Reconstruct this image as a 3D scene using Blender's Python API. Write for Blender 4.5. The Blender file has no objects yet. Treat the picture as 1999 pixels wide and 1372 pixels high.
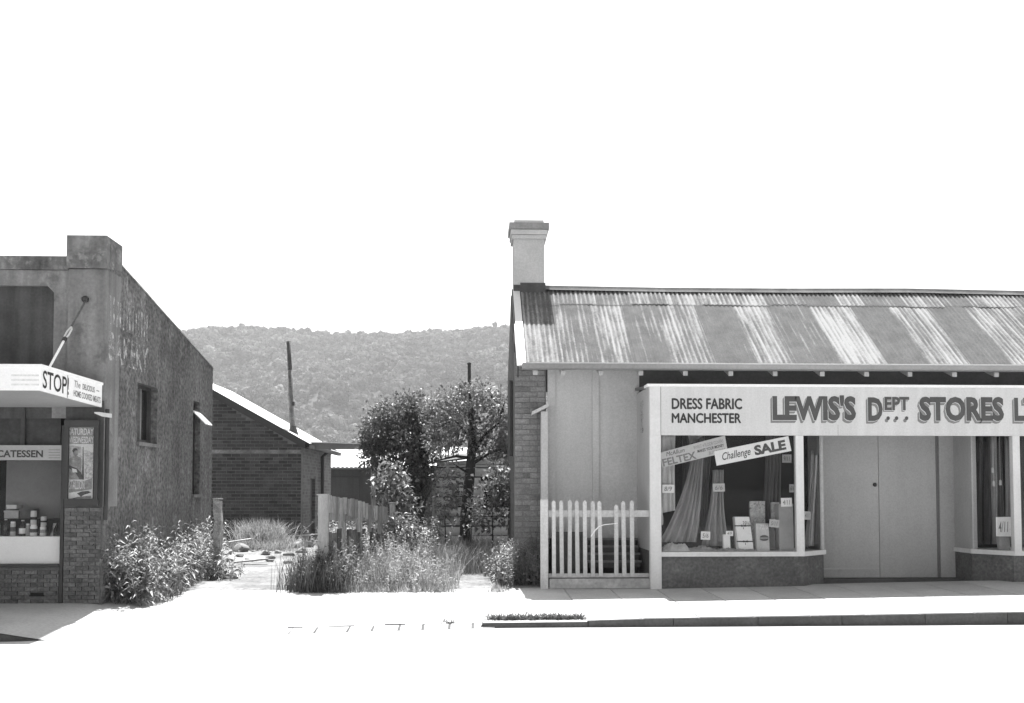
import bpy, math, random
import numpy as np
from mathutils import Vector, Matrix, Euler
random.seed(7); rng = np.random.default_rng(7)
R = math.radians
scene = bpy.context.scene
COL = scene.collection
# ------------------------------------------------------------------ camera
F = 2000.0                       # focal length in photograph pixels (1999 x 1372)
CX, CY = 999.5, 868.0            # principal point (the print is cropped: rising front)
PITCH, YAW = R(2.5), math.atan(79.5 / F)
cam_d = bpy.data.cameras.new('camera'); cam = bpy.data.objects.new('camera', cam_d); COL.objects.link(cam)
cam.location = (0, 0, 1.6); cam.rotation_euler = (R(90) + PITCH, 0, -YAW)
cam_d.sensor_width = 36.0; cam_d.lens = F / 1999.0 * 36.0
cam_d.shift_y = (CY - 686.0) / 1999.0
cam_d.clip_start = 0.1; cam_d.clip_end = 6000
scene.camera = cam
RM = Euler((R(90) + PITCH, 0, -YAW)).to_matrix()
# ------------------------------------------------------------------ light
SUN_EL = 65.5
world = bpy.data.worlds.new('World'); scene.world = world; world.use_nodes = True
wn = world.node_tree.nodes; wl = world.node_tree.links; wn.clear()
sky = wn.new('ShaderNodeTexSky'); sky.sky_type = 'NISHITA'; sky.sun_disc = False
sky.sun_elevation = R(SUN_EL); sky.sun_rotation = R(0); sky.dust_density = 2.5; sky.air_density = 1.0
bw = wn.new('ShaderNodeRGBToBW'); bg = wn.new('ShaderNodeBackground'); wo = wn.new('ShaderNodeOutputWorld')
bg.inputs['Strength'].default_value = 0.09
wl.new(sky.outputs[0], bw.inputs[0]); wl.new(bw.outputs[0], bg.inputs['Color']); wl.new(bg.outputs[0], wo.inputs['Surface'])
sun_d = bpy.data.lights.new('sun', 'SUN'); sun_d.energy = 4.6; sun_d.angle = R(0.53); sun_d.color = (1, 1, 1)
sun = bpy.data.objects.new('sun', sun_d); COL.objects.link(sun)
sun.rotation_euler = (-R(90 - SUN_EL), 0, R(1.5)); sun.location = (0, 30, 60)
vs = scene.view_settings
vs.view_transform = 'Standard'; vs.look = 'None'; vs.gamma = 1; vs.use_curve_mapping = False
vs.exposure = 1.72
scene.render.engine = 'CYCLES'
cy = scene.cycles
cy.use_denoising = True; cy.max_bounces = 8; cy.diffuse_bounces = 4; cy.transparent_max_bounces = 12; cy.volume_bounces = 0
cy.sample_clamp_indirect = 8.0
# ------------------------------------------------------------------ pixel -> place
def ray(px, py):
    return RM @ Vector(((px - CX) / F, (CY - py) / F, -1.0))
def PY(px, py, Y):
    d = ray(px, py); t = Y / d.y; return Vector((d.x * t, Y, 1.6 + d.z * t))
def PX(px, py, X):
    d = ray(px, py); t = X / d.x; return Vector((X, d.y * t, 1.6 + d.z * t))
def PZ(px, py, Z):
    d = ray(px, py); t = (Z - 1.6) / d.z; return Vector((d.x * t, d.y * t, Z))
def xof(px, Y, py=950): return PY(px, py, Y).x
def zof(py, Y, px=1300): return PY(px, py, Y).z
# ------------------------------------------------------------------ mesh helpers
class MB:
    def __init__(s): s.v = []; s.f = []
    def add(s, vs_, fs):
        o = len(s.v); s.v += [tuple(p) for p in vs_]; s.f += [tuple(i + o for i in f) for f in fs]; return s
    def box(s, x0, x1, y0, y1, z0, z1):
        return s.add([(x0,y0,z0),(x1,y0,z0),(x1,y1,z0),(x0,y1,z0),(x0,y0,z1),(x1,y0,z1),(x1,y1,z1),(x0,y1,z1)],
                     [(0,3,2,1),(4,5,6,7),(0,1,5,4),(1,2,6,5),(2,3,7,6),(3,0,4,7)])
    def hexa(s, p):      # eight corners, bottom four then top four
        return s.add(p, [(0,3,2,1),(4,5,6,7),(0,1,5,4),(1,2,6,5),(2,3,7,6),(3,0,4,7)])
    def prism(s, poly, ext):
        n = len(poly); e = Vector(ext); a = [Vector(p) for p in poly]; b = [p + e for p in a]
        fs = [tuple(range(n))[::-1], tuple(range(n, 2*n))] + [(i, (i+1) % n, n + (i+1) % n, n + i) for i in range(n)]
        return s.add(a + b, fs)
    def tube(s, pts, rad, n=8, cap=True):
        pts = [Vector(p) for p in pts]; rings = []
        if not hasattr(rad, '__len__'): rad = [rad] * len(pts)
        vv = []; ff = []
        ref = Vector((0.31, 0.93, 0.17))
        for i, p in enumerate(pts):
            d = (pts[min(i+1, len(pts)-1)] - pts[max(i-1, 0)]).normalized()
            u = d.cross(ref)
            if u.length < 1e-3: u = d.cross(Vector((1, 0, 0)))
            u.normalize(); w = d.cross(u)
            for k in range(n):
                a = 2*math.pi*k/n
                vv.append(p + (u*math.cos(a) + w*math.sin(a)) * rad[i])
        for i in range(len(pts)-1):
            for k in range(n):
                k2 = (k+1) % n
                ff.append((i*n+k, i*n+k2, (i+1)*n+k2, (i+1)*n+k))
        if cap:
            ff.append(tuple(range(n))[::-1]); ff.append(tuple((len(pts)-1)*n + k for k in range(n)))
        return s.add(vv, ff)
    def lathe(s, c, prof, n=12):
        vv = []; ff = []
        for r, z in prof:
            for k in range(n):
                a = 2*math.pi*k/n; vv.append((c[0]+r*math.cos(a), c[1]+r*math.sin(a), c[2]+z))
        m = len(prof)
        for i in range(m-1):
            for k in range(n):
                k2 = (k+1) % n; ff.append((i*n+k, i*n+k2, (i+1)*n+k2, (i+1)*n+k))
        ff.append(tuple(range(n))[::-1]); ff.append(tuple((m-1)*n+k for k in range(n)))
        return s.add(vv, ff)
    def mesh(s, name, mat=None, smooth=False):
        me = bpy.data.meshes.new(name); me.from_pydata(s.v, [], s.f); me.update()
        if len(s.f) < 400:
            import bmesh
            bm = bmesh.new(); bm.from_mesh(me); bmesh.ops.recalc_face_normals(bm, faces=bm.faces); bm.to_mesh(me); bm.free()
        if mat: me.materials.append(mat)
        if smooth: me.polygons.foreach_set('use_smooth', [True]*len(me.polygons))
        return me
    def build(s, name, mat, parent=None, smooth=False):
        return link(name, s.mesh(name, mat, smooth), parent)
def link(name, me, parent=None):
    o = bpy.data.objects.new(name, me); COL.objects.link(o)
    if parent is not None: adopt(o, parent)
    return o
def base_of(o):
    m = Vector((0, 0, 0)); p = o
    while p is not None: m += p.location; p = p.parent
    return m
def adopt(o, parent):
    o.parent = parent
    o.matrix_parent_inverse = Matrix.Translation(-world_loc(parent))
def world_loc(o):            # all parents here are pure translations
    if o.parent is None: return Vector(o.location)
    return world_loc(o.parent) + o.matrix_parent_inverse.to_translation() + Vector(o.location)
def thing(name, label, cat, loc=(0,0,0), group=None):
    o = bpy.data.objects.new(name, None); COL.objects.link(o); o.location = loc; o.empty_display_size = 0.1
    return tag(o, label, cat, group)
def tag(o, label, cat, group=None):
    o['label'] = label; o['category'] = cat
    if group: o['group'] = group
    return o
def struct(o): o['kind'] = 'structure'; return o
def stuff(o, label=None, cat=None):
    o['kind'] = 'stuff'
    if label: o['label'] = label; o['category'] = cat
    return o
def np_mesh(name, V, T, mat, smooth=False):
    V = np.asarray(V, np.float32); T = np.asarray(T, np.int32); k = T.shape[1]
    me = bpy.data.meshes.new(name)
    me.vertices.add(len(V)); me.vertices.foreach_set('co', V.ravel())
    me.loops.add(T.size); me.loops.foreach_set('vertex_index', T.ravel())
    me.polygons.add(len(T)); me.polygons.foreach_set('loop_start', np.arange(0, T.size, k, dtype=np.int32))
    me.polygons.foreach_set('loop_total', np.full(len(T), k, np.int32))
    if smooth: me.polygons.foreach_set('use_smooth', np.ones(len(T), bool))
    me.materials.append(mat); me.update(calc_edges=True); me.validate(); return me
def vn(x, y, seed=0, s=1.0):     # cheap smooth value noise for shaping
    x = np.asarray(x, float)*s; y = np.asarray(y, float)*s; out = 0; a = 1
    for k in range(4):
        q = seed*1.7 + k*3.1
        out = out + a*(np.sin(x*1.31+q+1.7*np.sin(y*0.83+q)) * np.sin(y*1.17-q+1.3*np.sin(x*0.91+2*q)))
        x = x*2.03; y = y*2.03; a *= 0.5
    return out / 1.9
# ------------------------------------------------------------------ materials (a monochrome world)
def mat(name, base, var=0.2, scale=2.0, fine=0.15, fscale=30.0, bump=0.2, bscale=60.0, rough=0.8, spec=0.3,
        streak=0.0, rnd=0.0, trans=0.0, stretch=(1,1,1), metal=0.0, bdist=0.01, stain=None):
    m = bpy.data.materials.new(name); m.use_nodes = True; nt = m.node_tree; N = nt.nodes; L = nt.links
    p = N['Principled BSDF']; p.inputs['Roughness'].default_value = rough
    p.inputs['Specular IOR Level'].default_value = spec; p.inputs['Metallic'].default_value = metal
    tc = N.new('ShaderNodeTexCoord'); mp = N.new('ShaderNodeMapping'); mp.inputs['Scale'].default_value = stretch
    oi = N.new('ShaderNodeObjectInfo')
    off = N.new('ShaderNodeVectorMath'); off.operation = 'ADD'
    sc = N.new('ShaderNodeMath'); sc.operation = 'MULTIPLY'; sc.inputs[1].default_value = 37.0
    L.new(oi.outputs['Random'], sc.inputs[0]); L.new(tc.outputs['Object'], off.inputs[0]); L.new(sc.outputs[0], off.inputs[1])
    L.new(off.outputs[0], mp.inputs['Vector'])
    def noise(s, det=4.0, rg=0.55):
        n = N.new('ShaderNodeTexNoise'); n.inputs['Scale'].default_value = s; n.inputs['Detail'].default_value = det
        n.inputs['Roughness'].default_value = rg; L.new(mp.outputs[0], n.inputs['Vector']); return n.outputs['Fac']
    def rng_(src, a, b, lo=0.3, hi=0.7):
        r = N.new('ShaderNodeMapRange'); r.inputs[1].default_value = lo; r.inputs[2].default_value = hi
        r.inputs[3].default_value = a; r.inputs[4].default_value = b; L.new(src, r.inputs[0]); return r.outputs[0]
    def mul(a, b):
        k = N.new('ShaderNodeMath'); k.operation = 'MULTIPLY'; L.new(a, k.inputs[0])
        if isinstance(b, float): k.inputs[1].default_value = b
        else: L.new(b, k.inputs[1])
        return k.outputs[0]
    v = rng_(noise(scale), 1-var, 1+var)
    if fine: v = mul(v, rng_(noise(fscale, 3), 1-fine, 1+fine))
    if streak:
        mp2 = N.new('ShaderNodeMapping'); mp2.inputs['Scale'].default_value = (9, 9, 0.7)
        L.new(tc.outputs['Object'], mp2.inputs['Vector'])
        n = N.new('ShaderNodeTexNoise'); n.inputs['Scale'].default_value = 1.0; n.inputs['Detail'].default_value = 5
        L.new(mp2.outputs[0], n.inputs['Vector']); v = mul(v, rng_(n.outputs['Fac'], 1-streak, 1+streak))
    if stain:                 # (scale, threshold, factor): irregular blotches of dirt or flaked paint
        v = mul(v, rng_(noise(stain[0], 6, 0.65), 1.0, stain[2], stain[1], stain[1]+0.08))
    if rnd: v = mul(v, rng_(oi.outputs['Random'], 1-rnd, 1+rnd, 0.0, 1.0))
    v = mul(v, float(base))
    cl = N.new('ShaderNodeClamp'); L.new(v, cl.inputs[0]); cl.inputs[1].default_value = 0.008; cl.inputs[2].default_value = 0.85
    L.new(cl.outputs[0], p.inputs['Base Color'])
    if bump:
        b = N.new('ShaderNodeBump'); b.inputs['Strength'].default_value = bump; b.inputs['Distance'].default_value = bdist
        L.new(noise(bscale, 5, 0.6), b.inputs['Height']); L.new(b.outputs[0], p.inputs['Normal'])
    if trans:
        t = N.new('ShaderNodeBsdfTranslucent'); mx = N.new('ShaderNodeMixShader'); mx.inputs[0].default_value = trans
        L.new(cl.outputs[0], t.inputs['Color']); L.new(p.outputs[0], mx.inputs[1]); L.new(t.outputs[0], mx.inputs[2])
        L.new(mx.outputs[0], N['Material Output'].inputs['Surface'])
    return m
def faded(m, thr, soft=0.12, scale=14.0):     # worn paint: the coat is gone where the noise is low
    nt = m.node_tree; N = nt.nodes; L = nt.links
    tc = N.new('ShaderNodeTexCoord'); n = N.new('ShaderNodeTexNoise'); n.inputs['Scale'].default_value = scale; n.inputs['Detail'].default_value = 6
    n.inputs['Roughness'].default_value = 0.7
    L.new(tc.outputs['Object'], n.inputs['Vector'])
    r = N.new('ShaderNodeMapRange'); r.inputs[1].default_value = thr-soft; r.inputs[2].default_value = thr+soft
    L.new(n.outputs['Fac'], r.inputs[0])
    t = N.new('ShaderNodeBsdfTransparent'); mx = N.new('ShaderNodeMixShader'); out = N['Material Output']
    src = out.inputs['Surface'].links[0].from_socket
    L.new(r.outputs[0], mx.inputs[0]); L.new(t.outputs[0], mx.inputs[1]); L.new(src, mx.inputs[2]); L.new(mx.outputs[0], out.inputs['Surface'])
    return m
def glass_mat():
    m = bpy.data.materials.new('window_glass'); m.use_nodes = True; N = m.node_tree.nodes; L = m.node_tree.links
    N.remove(N['Principled BSDF'])
    t = N.new('ShaderNodeBsdfTransparent'); t.inputs['Color'].default_value = (0.93, 0.93, 0.93, 1)
    g = N.new('ShaderNodeBsdfGlossy'); g.inputs['Roughness'].default_value = 0.02; g.inputs['Color'].default_value = (0.8, 0.8, 0.8, 1)
    f = N.new('ShaderNodeLayerWeight'); f.inputs['Blend'].default_value = 0.5
    pw = N.new('ShaderNodeMath'); pw.operation = 'POWER'; pw.inputs[1].default_value = 5.0; L.new(f.outputs['Facing'], pw.inputs[0])
    ma = N.new('ShaderNodeMath'); ma.operation = 'MULTIPLY_ADD'; ma.inputs[1].default_value = 0.6; ma.inputs[2].default_value = 0.013; L.new(pw.outputs[0], ma.inputs[0])
    mx = N.new('ShaderNodeMixShader')
    L.new(ma.outputs[0], mx.inputs[0]); L.new(t.outputs[0], mx.inputs[1]); L.new(g.outputs[0], mx.inputs[2])
    L.new(mx.outputs[0], N['Material Output'].inputs['Surface']); return m
def roof_mat():
    m = mat('corrugated_iron', 0.108, 0.16, 5.0, 0.2, 50, 0.05, 80, 0.9, 0.03)
    nt = m.node_tree; N = nt.nodes; L = nt.links; p = N['Principled BSDF']
    src = p.inputs['Base Color'].links[0].from_socket
    tc = N.new('ShaderNodeTexCoord'); oi = N.new('ShaderNodeObjectInfo')
    sx = N.new('ShaderNodeSeparateXYZ'); L.new(tc.outputs['Object'], sx.inputs[0])
    def M(op, a, b=None):
        k = N.new('ShaderNodeMath'); k.operation = op
        for i, q in enumerate((a, b)):
            if q is None: continue
            if isinstance(q, (int, float)): k.inputs[i].default_value = q
            else: L.new(q, k.inputs[i])
        return k.outputs[0]
    crest = M('SINE', M('MULTIPLY', sx.outputs['X'], 2*math.pi/0.0762))
    mp = N.new('ShaderNodeMapping'); mp.inputs['Scale'].default_value = (11, 0.8, 0.8); L.new(tc.outputs['Object'], mp.inputs['Vector'])
    n = N.new('ShaderNodeTexNoise'); n.inputs['Scale'].default_value = 1.0; n.inputs['Detail'].default_value = 7; n.inputs['Roughness'].default_value = 0.65
    L.new(mp.outputs[0], n.inputs['Vector'])
    n2 = N.new('ShaderNodeTexNoise'); n2.inputs['Scale'].default_value = 1.1; n2.inputs['Detail'].default_value = 3
    L.new(tc.outputs['Object'], n2.inputs['Vector'])
    # white is flaked coat plus sun gloss on crests painted as colour, per sheet
    n3 = N.new('ShaderNodeTexNoise'); n3.inputs['Scale'].default_value = 22.0; n3.inputs['Detail'].default_value = 4; L.new(tc.outputs['Object'], n3.inputs['Vector'])
    w = N.new('ShaderNodeAttribute'); w.attribute_type = 'OBJECT'; w.attribute_name = 'coat'
    s = M('ADD', M('ADD', M('ADD', n.outputs['Fac'], M('MULTIPLY', M('SUBTRACT', n3.outputs['Fac'], 0.5), 0.28)), M('MULTIPLY', crest, 0.08)), M('ADD', M('MULTIPLY', n2.outputs['Fac'], 0.35), w.outputs['Fac']))
    r = N.new('ShaderNodeMapRange'); r.inputs[1].default_value = 0.64; r.inputs[2].default_value = 0.90; L.new(s, r.inputs[0])
    mx = N.new('ShaderNodeMix'); mx.data_type = 'RGBA'
    L.new(r.outputs[0], mx.inputs[0]); L.new(src, mx.inputs[6]); mx.inputs[7].default_value = (0.28, 0.28, 0.28, 1)
    L.new(mx.outputs[2], p.inputs['Base Color']); return m
def brickish(name, b, mo, bw_, bh, axis='YZ', jit=0.25):
    m = mat(name, 1.0, 0.1, 2, 0.12, 40, 0.2, 50, 0.9, 0.2); nt = m.node_tree; N = nt.nodes; L = nt.links; p = N['Principled BSDF']
    tc = N.new('ShaderNodeTexCoord'); sx = N.new('ShaderNodeSeparateXYZ'); cb = N.new('ShaderNodeCombineXYZ')
    L.new(tc.outputs['Object'], sx.inputs[0]); L.new(sx.outputs[axis[0]], cb.inputs[0]); L.new(sx.outputs[axis[1]], cb.inputs[1])
    bt = N.new('ShaderNodeTexBrick'); L.new(cb.outputs[0], bt.inputs['Vector'])
    bt.inputs['Color1'].default_value = (b*(1-jit),)*3 + (1,); bt.inputs['Color2'].default_value = (b*(1+jit),)*3 + (1,)
    bt.inputs['Mortar'].default_value = (mo,)*3 + (1,); bt.inputs['Scale'].default_value = 1.0
    bt.inputs['Brick Width'].default_value = bw_; bt.inputs['Row Height'].default_value = bh; bt.inputs['Mortar Size'].default_value = 0.006
    src = p.inputs['Base Color'].links[0].from_socket
    mx = N.new('ShaderNodeMix'); mx.data_type = 'RGBA'; mx.blend_type = 'MULTIPLY'; mx.inputs[0].default_value = 1.0
    L.new(bt.outputs[0], mx.inputs[6]); L.new(src, mx.inputs[7]); L.new(mx.outputs[2], p.inputs['Base Color'])
    return m
M_ = {}
M_['road'] = mat('asphalt', 0.34, 0.10, 0.6, 0.10, 40, 0.3, 200, 0.9, 0.2)
M_['foot'] = mat('footpath_concrete', 0.37, 0.14, 0.9, 0.12, 30, 0.25, 120, 0.9, 0.2)
M_['slab'] = mat('paving_slab', 0.35, 0.14, 1.2, 0.12, 40, 0.25, 120, 0.9, 0.2, rnd=0.08)
M_['kerb'] = mat('kerb_stone', 0.085, 0.2, 2, 0.15, 30, 0.4, 60, 0.9, 0.2, rnd=0.06)  # shade of the front face put into the colour; slabs keep the top pale
M_['dirt'] = mat('dry_dirt', 0.185, 0.34, 1.3, 0.3, 14, 0.8, 25, 0.95, 0.1, bdist=0.03)
M_['joint'] = mat('dark_joint', 0.06, 0.4, 3)
M_['stucco'] = mat('roughcast', 0.14, 0.36, 1.1, 0.5, 17, 1.0, 26, 0.95, 0.15, streak=0.13, bdist=0.04, stain=(2.4, 0.55, 1.45))
M_['render'] = mat('smooth_render', 0.185, 0.25, 1.6, 0.12, 30, 0.3, 40, 0.9, 0.2, streak=0.22, stain=(1.6, 0.56, 0.62))
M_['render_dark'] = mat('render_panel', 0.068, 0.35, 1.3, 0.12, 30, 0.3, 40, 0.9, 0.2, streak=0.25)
M_['render_cap'] = mat('render_cap', 0.13, 0.4, 2.6, 0.2, 20, 0.4, 40, 0.9, 0.2, streak=0.25, stain=(5, 0.55, 1.5))
M_['darkwood'] = mat('dark_paint', 0.03, 0.2, 3, 0.1, 40, 0.1, 60, 0.55, 0.4)
M_['black'] = mat('interior_black', 0.012, 0.2, 3, 0, 10, 0, rough=0.9)
M_['transom'] = mat('dark_transom', 0.028, 0.3, 4, 0.3, 20, 0.3, 40, 0.6, 0.4)
M_['white'] = mat('white_paint', 0.62, 0.06, 1.5, 0.05, 30, 0.1, 60, 0.6, 0.3, streak=0.05)
M_['sign'] = mat('sign_white', 0.55, 0.06, 1.2, 0.07, 40, 0.06, 60, 0.6, 0.3, streak=0.06, stain=(6.0, 0.68, 0.9))
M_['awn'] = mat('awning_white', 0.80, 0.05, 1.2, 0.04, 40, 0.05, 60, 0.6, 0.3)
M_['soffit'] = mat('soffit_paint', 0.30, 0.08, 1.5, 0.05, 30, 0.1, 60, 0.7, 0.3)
M_['cream'] = mat('cream_board', 0.43, 0.1, 0.9, 0.1, 40, 0.12, 80, 0.7, 0.3, streak=0.03, stain=(3.0, 0.62, 0.92))
M_['cream2'] = mat('cream_batten', 0.42, 0.1, 1.4, 0.1, 40, 0.1, 60, 0.7, 0.3)
M_['door'] = mat('door_paint', 0.375, 0.09, 0.9, 0.09, 40, 0.12, 80, 0.6, 0.3, streak=0.025, stain=(3.2, 0.62, 0.9))
M_['riser'] = mat('riser_render', 0.11, 0.25, 2.2, 0.25, 26, 0.4, 50, 0.85, 0.3, stain=(7, 0.6, 1.4))
M_['fascia'] = mat('grey_fascia', 0.14, 0.12, 1.4, 0.1, 30, 0.1, 50, 0.7, 0.3)
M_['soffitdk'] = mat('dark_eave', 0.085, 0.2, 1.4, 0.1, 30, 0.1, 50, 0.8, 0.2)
M_['gutter'] = mat('gutter_paint', 0.20, 0.12, 1.4, 0.1, 30, 0.1, 50, 0.5, 0.4)
M_['iron'] = roof_mat()
M_['ridge'] = mat('ridge_iron', 0.13, 0.25, 4, 0.15, 30, 0.1, 50, 0.9, 0.05)
M_['chim'] = mat('chimney_render', 0.44, 0.09, 2.5, 0.1, 40, 0.4, 50, 0.9, 0.2)
M_['chimcap'] = mat('chimney_cap', 0.24, 0.2, 3, 0.15, 30, 0.4, 50, 0.9, 0.2)
M_['lead'] = mat('lead_flashing', 0.06, 0.3, 6, 0.1, 30, 0.2, 50, 0.7, 0.3)
M_['mortar'] = mat('mortar', 0.17, 0.2, 3, 0.2, 40, 0.4, 80, 0.95, 0.1)
M_['brick'] = mat('dark_brick', 0.060, 0.2, 6, 0.2, 40, 0.5, 60, 0.9, 0.2, rnd=0.4)
M_['pbrick'] = mat('painted_brick', 0.19, 0.22, 4, 0.2, 40, 0.5, 60, 0.9, 0.2, rnd=0.16)
M_['pmortar'] = mat('painted_mortar', 0.15, 0.2, 3, 0.2, 40, 0.4, 80, 0.95, 0.1)
M_['tile'] = mat('glazed_tile', 0.10, 0.3, 14, 0.35, 40, 0.4, 60, 0.7, 0.3, rnd=0.28)
M_['grout'] = mat('grout', 0.10, 0.2, 8, 0.2, 40)
M_['side_brick'] = brickish('side_brick', 0.16, 0.23, 0.24, 0.086, 'YZ')
M_['gable'] = brickish('gable_brick', 0.06, 0.07, 0.24, 0.086, 'YZ')
M_['zinc'] = mat('white_zinc', 0.55, 0.08, 2, 0.06, 30, 0.05, 50, 0.45, 0.4)
M_['shedwall'] = mat('dark_shed_iron', 0.055, 0.15, 1.4, 0.1, 20, 0.1, 50, 0.8, 0.2, streak=0.12)
M_['log'] = mat('log_timber', 0.50, 0.18, 3, 0.1, 30, 0.1, 40, 0.85, 0.2, stretch=(0.4, 2, 2), rnd=0.12)
M_['oldwood'] = mat('weathered_wood', 0.25, 0.3, 5, 0.3, 30, 0.5, 40, 0.9, 0.2, stretch=(3, 3, 0.4), rnd=0.28, streak=0.3)
M_['darkboard'] = mat('shaded_board', 0.12, 0.3, 5, 0.25, 30, 0.5, 40, 0.9, 0.2, rnd=0.25, streak=0.3)  # darker wood: shade on the fence's lower boards is put into the colour
M_['post'] = mat('pale_post', 0.32, 0.12, 4, 0.12, 40, 0.4, 50, 0.9, 0.2, stretch=(2, 2, 0.5), streak=0.1)
M_['stonepost'] = mat('rough_post', 0.36, 0.4, 9, 0.35, 40, 1.0, 20, 0.95, 0.1, bdist=0.03)
M_['picket'] = mat('picket_paint', 0.50, 0.08, 5, 0.1, 30, 0.1, 50, 0.7, 0.3, streak=0.1, rnd=0.07)
M_['plinth'] = mat('plinth_board', 0.42, 0.25, 3, 0.15, 20, 0.2, 40, 0.8, 0.2, stain=(4, 0.6, 0.6))
M_['stone'] = mat('rubble_stone', 0.2, 0.3, 5, 0.25, 30, 0.8, 20, 0.9, 0.2, rnd=0.35)
M_['bark'] = mat('bark', 0.045, 0.3, 6, 0.3, 30, 0.8, 25, 0.95, 0.1, stretch=(2, 2, 0.5))
M_['leaf'] = mat('leaf_dark', 0.095, 0.6, 3.0, 0.4, 14, 0, rough=0.5, spec=0.35, trans=0.3)
M_['leaf2'] = mat('leaf_mid', 0.15, 0.65, 4.0, 0.45, 14, 0, rough=0.48, spec=0.4, trans=0.32)
M_['weed'] = mat('weed_leaf', 0.165, 0.6, 4.0, 0.45, 16, 0, rough=0.5, spec=0.45, trans=0.28)
M_['grass'] = mat('dry_grass', 0.31, 0.6, 3.0, 0.55, 16, 0, rough=0.6, spec=0.25, trans=0.25)
M_['weedlow'] = mat('weed_small', 0.09, 0.4, 6.0, 0.3, 20, 0, rough=0.6, trans=0.2)
M_['forest'] = mat('forest_crown', 0.125, 0.55, 0.018, 0.2, 0.5, 0, rough=0.9, spec=0.1, rnd=0.55, trans=0.2)
_nt = M_['forest'].node_tree; _g = _nt.nodes.new('ShaderNodeNewGeometry')      # patches run across the crowns, not inside each
for _n in _nt.nodes:
    if _n.type == 'VECT_MATH': _nt.links.new(_g.outputs['Position'], _n.inputs[0])
    if _n.type == 'MATH' and not _n.inputs[1].is_linked and abs(_n.inputs[1].default_value - 37.0) < .01: _n.inputs[1].default_value = 0.0
M_['hill'] = mat('hill_scrub', 0.05, 0.3, 0.02, 0.3, 0.3, 0, rough=0.95, spec=0.1)
M_['ink'] = mat('sign_ink', 0.030, 0.12, 4, 0.1, 30, 0, rough=0.5, spec=0.4)
M_['inkgrey'] = mat('sign_ink_grey', 0.20, 0.12, 4, 0.1, 30, 0, rough=0.6)
M_['inklight'] = mat('sign_ink_faint', 0.45, 0.12, 4, 0.1, 30, 0, rough=0.6)
M_['ghost'] = faded(mat('ghost_paint', 0.42, 0.3, 6, 0.3, 30, 0.6, 30, 0.95), 0.50, 0.10, 8)
M_['paper'] = mat('card_paper', 0.80, 0.05, 4, 0.04, 30, 0, rough=0.8)
M_['paper2'] = mat('card_paper_dull', 0.50, 0.05, 4, 0.04, 30, 0, rough=0.8)
M_['cloth_pale'] = mat('pale_cloth', 0.52, 0.2, 2, 0.15, 60, 0.2, 200, 0.95, 0.1, stretch=(3, 3, 0.6))
M_['cloth_mid'] = mat('mid_cloth', 0.30, 0.25, 2, 0.2, 60, 0.2, 200, 0.95, 0.1, stretch=(4, 4, 0.5))
M_['cloth_dark'] = mat('dark_cloth', 0.10, 0.3, 2, 0.2, 60, 0.2, 200, 0.95, 0.1, stretch=(4, 4, 0.5))
M_['cloth_deep'] = mat('deep_cloth', 0.04, 0.3, 2, 0.2, 60, 0.2, 200, 0.95, 0.1, stretch=(4, 4, 0.5))
M_['pattern'] = mat('patterned_paper', 0.46, 0.3, 14, 0.2, 60, 0, rough=0.9, stain=(16, 0.58, 0.35))
M_['carton'] = mat('grey_carton', 0.32, 0.08, 6, 0.08, 60, 0, rough=0.85)
M_['bottle'] = mat('brown_bottle', 0.02, 0.1, 4, 0, 10, 0, rough=0.15, spec=0.6)
M_['metal'] = mat('iron_rod', 0.10, 0.2, 10, 0.2, 40, 0, rough=0.6)
M_['glass'] = glass_mat()
M_['poster_a'] = mat('poster_pale', 0.55, 0.1, 12, 0.1, 60, 0, rough=0.7)
M_['poster_b'] = mat('poster_mid', 0.22, 0.3, 20, 0.2, 60, 0, rough=0.7)
M_['poster_c'] = mat('poster_dark', 0.06, 0.4, 25, 0.2, 60, 0, rough=0.7)
# ------------------------------------------------------------------ lettering
def text_shape(s, bold=0.0, shear=0.0, space=1.0):
    c = bpy.data.curves.new('t', 'FONT'); c.body = s; c.offset = bold; c.shear = shear; c.space_character = space; c.resolution_u = 3
    o = bpy.data.objects.new('t', c); COL.objects.link(o)
    me = bpy.data.meshes.new_from_object(o.evaluated_get(bpy.context.evaluated_depsgraph_get()))
    V = np.array([v.co[:] for v in me.vertices]); Fs = [tuple(p.vertices) for p in me.polygons]
    bpy.data.objects.remove(o); bpy.data.curves.remove(c); bpy.data.meshes.remove(me)
    lo = V.min(0); hi = V.max(0); V = (V - lo) / np.maximum(hi - lo, 1e-6); return V[:, :2], Fs
def lettering(name, s, org, u, v, m, parent, bold=0.0, shear=0.0, space=1.0, fat=0.0):
    """ink filling the parallelogram org + a*u + b*v"""
    V, Fs = text_shape(s, bold, shear, space); org = Vector(org); u = Vector(u); v = Vector(v)
    mb = MB(); nrm = u.cross(v).normalized()
    for i, (fx, fy) in enumerate([(0, 0)] + ([(fat, 0), (-fat, 0), (0, fat), (0, -fat)] if fat else [])):
        mb.add([org + u*a + v*b + u.normalized()*fx + v.normalized()*fy + nrm*.0003*i for a, b in V], Fs)
    return mb.build(name, m, parent)
def px_letter(name, s, p0, p1, Y, m, parent, **k):      # pixel box on the plane Y
    a = PY(p0[0], p1[1], Y); b = PY(p1[0], p0[1], Y)
    return lettering(name, s, (a.x, Y, a.z), (b.x - a.x, 0, 0), (0, 0, b.z - a.z), m, parent, **k)
def pbox(mb, x0, y0, x1, y1, Y0, Y1):                   # pixel box at Y0, extruded back to Y1
    a = PY(x0, y1, Y0); b = PY(x1, y0, Y0); c = PY(x0, y0, Y0)
    return mb.box((a.x + c.x)/2, b.x, Y0, Y1, a.z, b.z)
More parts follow.
